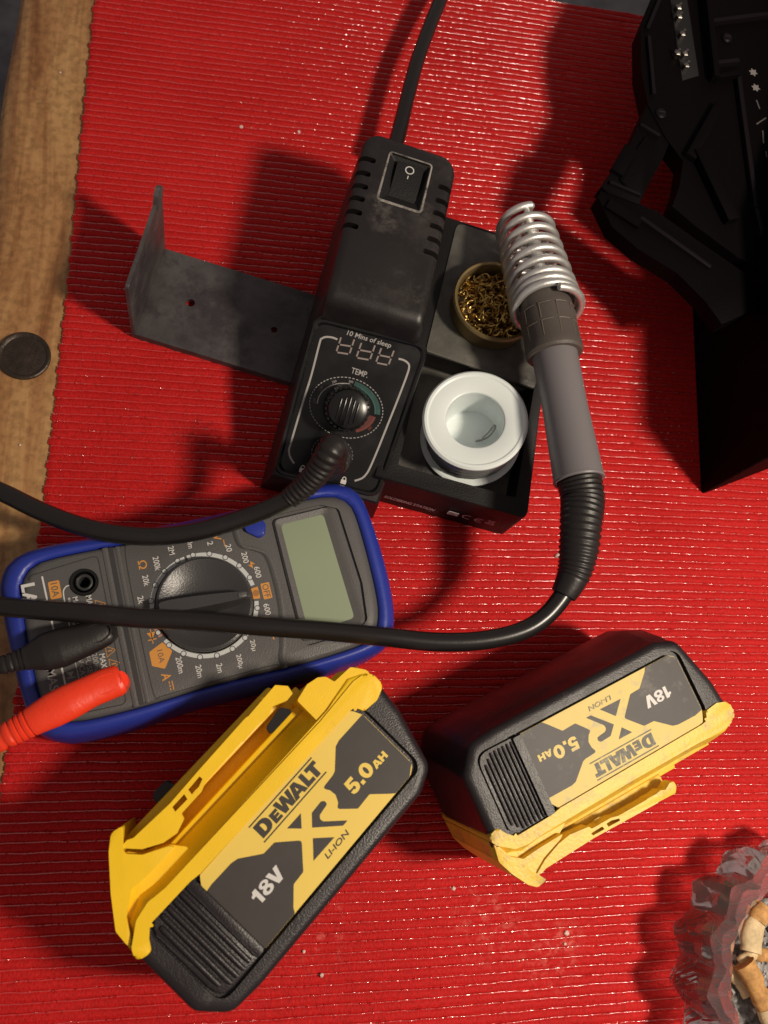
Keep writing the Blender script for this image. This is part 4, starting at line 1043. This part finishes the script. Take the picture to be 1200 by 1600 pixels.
    b.stroke([(21.6, 27.9), (49.8, 27.9)], .4, zt+.1, IB); b.stroke([(21.6, 21.4), (49.8, 21.4)], .4, zt+.1, IB)
    for ch, x_, w_, h_ in (('1', 7.8, 2.8, 4.4), ('8', 10.9, 3.9, 4.4), ('V', 14.7, 4.7, 4.4)): glyph(b, ch, x_, 9.8, w_, h_, zt+.15, INKW)
    for ch, x_, w_, h_ in (('5', 50.4, 4.0, 4.9), ('.', 54.8, 1.3, 1.3), ('0', 56.5, 4.4, 4.9), ('A', 61.2, 3.0, 2.5), ('H', 64.3, 2.7, 2.5)): glyph(b, ch, x_, 9.8, w_, h_, zt+.15, LY)
    b.text('LI-ION', 31.1, 3.1, 10.2, 1.8, zt+.15, IB, shear=.15, bold=.1)
    obj('label', b, bt, ang=12)
    return bt
o0 = W(414, 1485, 65)
battery(Matrix.Translation((o0.x, o0.y, 0)) @ Matrix.Rotation(rad(46.7), 4, 'Z'), 'clean yellow and black tool battery beside the multimeter with label face up', 65.2, False, False)
# second pack: other side up, turned round, leaning a little
TB = 57.0; lean = rad(-6)
Rb = Matrix.Rotation(rad(205), 4, 'Z') @ Matrix.Rotation(lean, 4, 'X') @ Matrix.Scale(.955, 4)
zmin = min((Rb @ Vector((x, y, 0))).z for x in (-20, 80) for y in (-4, 56))
pt = Rb @ Vector((70, 0, TB)); zt_ = pt.z-zmin
tgt = W(811, 1147, zt_)
MB2 = Matrix.Translation(tgt-pt) @ Rb


battery(MB2, 'worn dusty tool battery with scratched upside-down label and a stained yellow shell', TB, True, True)

# ================================================================== ASHTRAY
ac = Vector((232, -81, 0))
at_ = thing('ashtray', 'clear scalloped glass ashtray full of ash and cigarette ends', 'ashtray', ac)
b = B(); t = bmesh.new(); NS = 192
prof = [(38, 0), (43, .8), (46.5, 4), (48.5, 12), (49.6, 22), (49.2, 28), (47.2, 31.6), (44.0, 33), (40.5, 32.2), (37.5, 28.5), (34.5, 21), (31.5, 12), (28.5, 7.2), (20, 5.8), (0, 5.6)]
rings = []
for i, (r_, z_) in enumerate(prof):
    if r_ == 0: rings.append([t.verts.new((0, 0, z_))]); continue
    rg = []
    for k in range(NS):
        a = 2*math.pi*k/NS; lob = abs(math.cos(a*8))
        fac = 1 + (.10*(lob-.5) if 1 < i < 8 else (.05*(lob-.5) if i in (8, 9) else .02*(lob-.5)))
        facet = .014*(2*abs(((a*32/math.pi+.5*(i % 2)) % 2)-1)-1)*(1 if 1 < i < 9 else 0)
        zz_ = z_ + (1.8*(lob-.5) if 5 <= i <= 9 else 0)
        rg.append(t.verts.new((r_*(fac+facet)*math.cos(a), r_*(fac+facet)*math.sin(a), zz_)))
    rings.append(rg)
for A_, Q in zip(rings, rings[1:]):
    for k in range(NS):
        if len(Q) == 1: t.faces.new((A_[k], A_[(k+1) % NS], Q[0]))
        else: t.faces.new((A_[k], A_[(k+1) % NS], Q[(k+1) % NS], Q[k]))
t.faces.new(rings[0][::-1])
b.merge(t, GLASS)
obj('glass_dish', b, at_, ang=15)
b = B(); t = bmesh.new(); n_ = 46; gr = {}
for i in range(n_+1):
    for j in range(n_+1):
        x, y = (i/n_*2-1)*31, (j/n_*2-1)*31; r_ = math.hypot(x, y)
        if r_ > 31: continue
        z_ = 9.5 + 3.2*noise.noise((x*.13, y*.13, 1)) + 2.6*noise.noise((x*.42, y*.42, 4)) + 1.2*noise.noise((x*1.1, y*1.1, 2)) + 3*(r_/31)**2
        gr[i, j] = t.verts.new((x, y, z_))
for i in range(n_):
    for j in range(n_):
        q_ = [gr.get(k) for k in ((i, j), (i+1, j), (i+1, j+1), (i, j+1))]
        if all(q_): t.faces.new(q_)
b.merge(t, ASH)
o = obj('ash', b, ang=80); o.location = ac*.001; o['kind'] = 'stuff'; o['label'] = 'grey and black cigarette ash heaped in the glass ashtray'; o['category'] = 'ash'
def butt(u, v, z_, ang, ln, r_, label, m1, m2, crush=.7, bend=0):
    p_ = W(u, v, z_); o_ = thing('cigarette_butt', label, 'cigarette butt', p_, rad(ang), 'cigarette ends in the ashtray')
    rn = random.Random(u)
    b = B(); P_ = []; R_ = []
    for k in range(9):
        s_ = k/8; P_.append((ln*(s_-.5), bend*math.sin(s_*3.1)+rn.uniform(-.25, .25), rn.uniform(-.3, .3))); R_.append(r_*rn.uniform(.85, 1.1))
    b.tube(P_[:6], R_[:6], m1, 16, 4, flat=crush); obj('filter', b, o_, ang=60)
    b = B(); b.tube(P_[5:], [x*1.03 for x in R_[5:]], m2, 14, 4, flat=crush); obj('paper_end', b, o_, ang=60)
butt(1190, 1560, 20, -66, 27, 4.0, 'orange yellow cigarette end pointing down at the photo edge', BUTT, BUTTW, .8)
butt(1186, 1452, 22, 58, 18, 4.2, 'crumpled tan cigarette end at the top of the ash', BUTTW, BUTT, .55, 2)
butt(1154, 1535, 15, -50, 12, 2.9, 'short pinkish cigarette stub half buried in ash', BUTTW, BUTTW, .7, 1)
butt(1178, 1500, 17, 10, 12, 2.5, 'bent pale cigarette stub in the middle of the ash', BUTTW, BUTT, .7, 2)
rn = random.Random(5)
b = B()
for k in range(90):
    a = rn.random()*6.28; r_ = 27*math.sqrt(rn.random()); s_ = rn.uniform(.5, 1.8)
    b.box((0, 0, 0), (s_, s_*rn.uniform(.5, 1.2), s_*rn.uniform(.3, .8)), rn.choice([ASH, mat('ash_white', (.5, .49, .47), .95), mat('ash_black', (.02, .018, .018), .95)]), .1,
          M=Matrix.Translation((r_*math.cos(a), r_*math.sin(a), 13+3*noise.noise((r_*math.cos(a)*.13, r_*math.sin(a)*.13, 1)))) @ Matrix.Rotation(rn.random()*3, 4, 'Z') @ Matrix.Rotation(rn.random(), 4, 'X'))
o2 = obj('ash_flakes', b, o); o2['kind'] = 'stuff'

# ================================================================== TOOL CASE in the shade at the right
tc_ = thing('bit_case', 'open black plastic screwdriver bit case standing in deep shade', 'tool case', (224, 119, 0))
def Tp(pts, z_): return [tuple((FR[tc_.name].inverted() @ W(u, v, z_)).xy) for u, v in pts]
b = B()
b.prism(fillet([(0, 0), (95, 37), (95, 300), (60, 300), (30, 150), (8, 101)], [1.5, 0, 0, 0, 0, 2]), 0, 78, CASE, bev=1.5)
obj('case_shell', b, tc_)
Z1 = 56
b = B()
b.prism(fillet(Tp([(1045, -60), (1001, 46), (1002, 110), (1013, 165), (1040, 215), (1068, 252), (1062, 290), (1050, 322), (1085, 352), (1150, 400), (1290, 470), (1320, 300), (1320, -60)], Z1), .15, 2), Z1-9, Z1, CASE, bev=.8)
def bar(p0, p1, w_, z0, z1, m=CASE):
    a_, c_ = [Vector(q_) for q_ in Tp([p0, p1], Z1)]; d_ = (c_-a_).normalized(); n_ = Vector((-d_.y, d_.x))*w_/2
    b.prism([tuple(a_+n_), tuple(a_-n_), tuple(c_-n_), tuple(c_+n_)], z0, z1, m, bev=.4)
CE = mat('case_edge', (.006, .004, .005), .5, spec=.15)
bar((1094, -40), (1112, 130), 3.0, Z1-1, Z1+5); bar((1038, -20), (1010, 48), 1.6, Z1-1, Z1+1.6, CE); bar((1012, 60), (1020, 150), 1.6, Z1-1, Z1+1.6, CE)
bar((1150, 120), (1178, 330), 2.4, Z1-1, Z1+2.5, CE); bar((1178, 330), (1215, 470), 2.4, Z1-1, Z1+2.5, CE); bar((1112, 128), (1150, 122), 2.4, Z1-1, Z1+4); bar((1075, 250), (1120, 170), 5, Z1-1, Z1+3)
bar((1088, 240), (1140, 350), 6, Z1-1, Z1+4); bar((1100, 40), (1260, 20), 2, Z1-1, Z1+3, CE); bar((1107, 105), (1150, 100), 2, Z1-1, Z1+3, CE)
for u_, v_ in ((1032, 178), (1120, 300), (1135, 60)):
    q_ = Tp([(u_, v_)], Z1)[0]; b.lathe([(0, Z1+1.4), (2.0, Z1+1.2), (2.6, Z1+.6), (2.6, Z1-1)], CE, 20, M=Matrix.Translation((q_[0], q_[1], 0))); b.box((q_[0], q_[1], Z1+1.4), (3, .5, .3), VOID)
obj('lid_panel', b, tc_, ang=25)
b = B()
b.prism(fillet(Tp([(1013, 160), (999, 192), (985, 225), (940, 290), (951, 300), (1000, 318), (1012, 292), (1036, 248), (1050, 215)], Z1), .2, 2), Z1-8, Z1-.5, CASE, bev=.7)
bar((1000, 196), (1030, 214), 1.5, Z1-1, Z1+1.2, CE); bar((952, 286), (1000, 306), 1.5, Z1-1, Z1+1.2, CE); bar((985, 232), (962, 272), 6, Z1-1, Z1+1.5)
b.tube([tuple(p_)+(Z1-.2,) for p_ in Tp([(1010, 215), (998, 232), (970, 282), (985, 298)], Z1)], .8, CASE, 8)
obj('hinge_arm', b, tc_)
b = B()
b.prism(fillet(Tp([(936, 306), (941, 296), (1000, 316), (1028, 328), (1095, 376), (1175, 430), (1185, 480), (1130, 505), (1105, 470), (1060, 425), (1000, 388), (958, 352)], Z1), .2, 2), Z1-9, Z1-1, CASE, bev=.8)
bar((1000, 340), (1110, 418), 2, Z1-1.5, Z1+.8, CE); bar((950, 318), (1000, 350), 5, Z1-1.5, Z1+.6)
obj('support_arm', b, tc_)
b = B()
bx = Tp([(1046, -10), (1072, -12), (1092, 118), (1066, 126)], Z1+.2)
t = bmesh.new()
b.prism(bx, Z1-1, Z1+.3, mat('case_groove', (.006, .005, .006), .6), bev=.2)
obj('bit_holder', b, tc_)
for k, (u, v) in enumerate([(1057, 17), (1058, 31), (1063, 58), (1055, 88), (1067, 89), (1069, 107)]):
    b = B()
    b.lathe([(0, 4.5), (.6, 4.4), (1.0, 3.2), (1.7, 2.6), (1.9, 0), (0, 0)], mat('bit_steel', (.3, .28, .26), .3, 1), 6)
    o = obj('screwdriver_bit', b); o.location = W(u, v, Z1+.4)*.001
    tag(o, ['steel bit nearest the far edge of the black case', 'steel bit just below the brightest one in the case', 'steel bit in the middle of the row', 'left one of two bits side by side', 'right one of two bits side by side', 'last steel bit at the near end of the row'][k], 'screwdriver bit', 'steel bits in the black case')
b = B()
FT = FR[tc_.name].inverted()
def tl(u, v): q_ = FT @ W(u, v, Z1+.3); return q_.x, q_.y
for u, v in ((1177, 113), (1181, 137)):
    c = tl(u, v); b.flat([(c[0]+(2.3 if k % 2 else 1.35)*math.cos(rad(k*30+15)), c[1]+(2.3 if k % 2 else 1.35)*math.sin(rad(k*30+15))) for k in range(12)], Z1+.3, mat('case_mark', (.20, .18, .18), .6))
for (u0, v0, u1, v1) in ((1182, 156, 1187, 170), (1182, 194, 1197, 184), (1192, 204, 1193, 224), (1197, 236, 1198, 246)):
    b.stroke([tl(u0, v0), tl(u1, v1)], .6, Z1+.3, mat('case_mark2', (.09, .08, .08), .6))
obj('size_symbols', b, tc_)

# ================================================================== crumbs
cr = [(377, 198, 1.3, 'largest pale crumb on the mat left of the power cord'), (467, 206, 1.0, 'pale crumb between the power cord and its neighbour crumb'), (872, 868, 1.7, 'pale chip on the mat beside the iron strain relief'),
      (709, 1388, 1.1, 'pinkish crumb on the mat below the worn battery'), (885, 1458, 1.4, 'pinkish crumb on bare mat near the ashtray'), (883, 1475, .8, 'tiny crumb just below the pinkish one'), (94, 113, .8, 'tiny light fleck on the wooden board, far end'), (31, 695, .7, 'tiny light fleck on the board below the coin'),
      (503, 1524, 1.0, 'pale crumb on the mat right of the clean battery'), (475, 1487, .8, 'smallest crumb right of the clean battery')]
for u, v, s_, l_ in cr:
    b = B(); t = bmesh.new(); bmesh.ops.create_icosphere(t, subdivisions=2, radius=s_*.72)
    for vv in t.verts: vv.co *= 1+.45*noise.noise((vv.co.x*1.7+u, vv.co.y*1.7, vv.co.z*1.7)); vv.co.z *= .6
    b.merge(t, CRUMB); o = obj('crumb', b, ang=30); zz_ = .35 if u > 100 else -1.6
    o.location = W(u, v, zz_)*.001; tag(o, l_, 'crumb', 'crumbs scattered on the table')

# ================================================================== light, world, camera
Lp = bpy.data.lights.new('lamp', 'POINT'); Lp.energy = 18; Lp.color = (1, .87, .70); Lp.shadow_soft_size = .042
lo = bpy.data.objects.new('lamp', Lp); lo.location = (.41, -.085, .60); C.objects.link(lo)
w = bpy.data.worlds.new('World'); SC.world = w; w.use_nodes = True
bg = w.node_tree.nodes['Background']; bg.inputs['Color'].default_value = (1, .86, .80, 1); bg.inputs['Strength'].default_value = .205
cam = bpy.data.cameras.new('camera'); co = bpy.data.objects.new('camera', cam); C.objects.link(co)
cam.sensor_fit = 'VERTICAL'; cam.sensor_height = 36; cam.sensor_width = 27; cam.lens = 36*FPX/1600
cam.clip_start = .01; cam.clip_end = 20
cam.dof.use_dof = True; cam.dof.focus_distance = .345; cam.dof.aperture_fstop = 17
m = Matrix((( RM[0][0], -RM[0][1], -RM[0][2], 0), (RM[1][0], -RM[1][1], -RM[1][2], 0), (RM[2][0], -RM[2][1], -RM[2][2], H*.001), (0, 0, 0, 1)))
co.matrix_world = m
SC.camera = co
SC.render.resolution_x = 768; SC.render.resolution_y = 1024
vs_ = SC.view_settings; vs_.view_transform = 'Standard'; vs_.look = 'None'; vs_.gamma = 1; vs_.exposure = 0
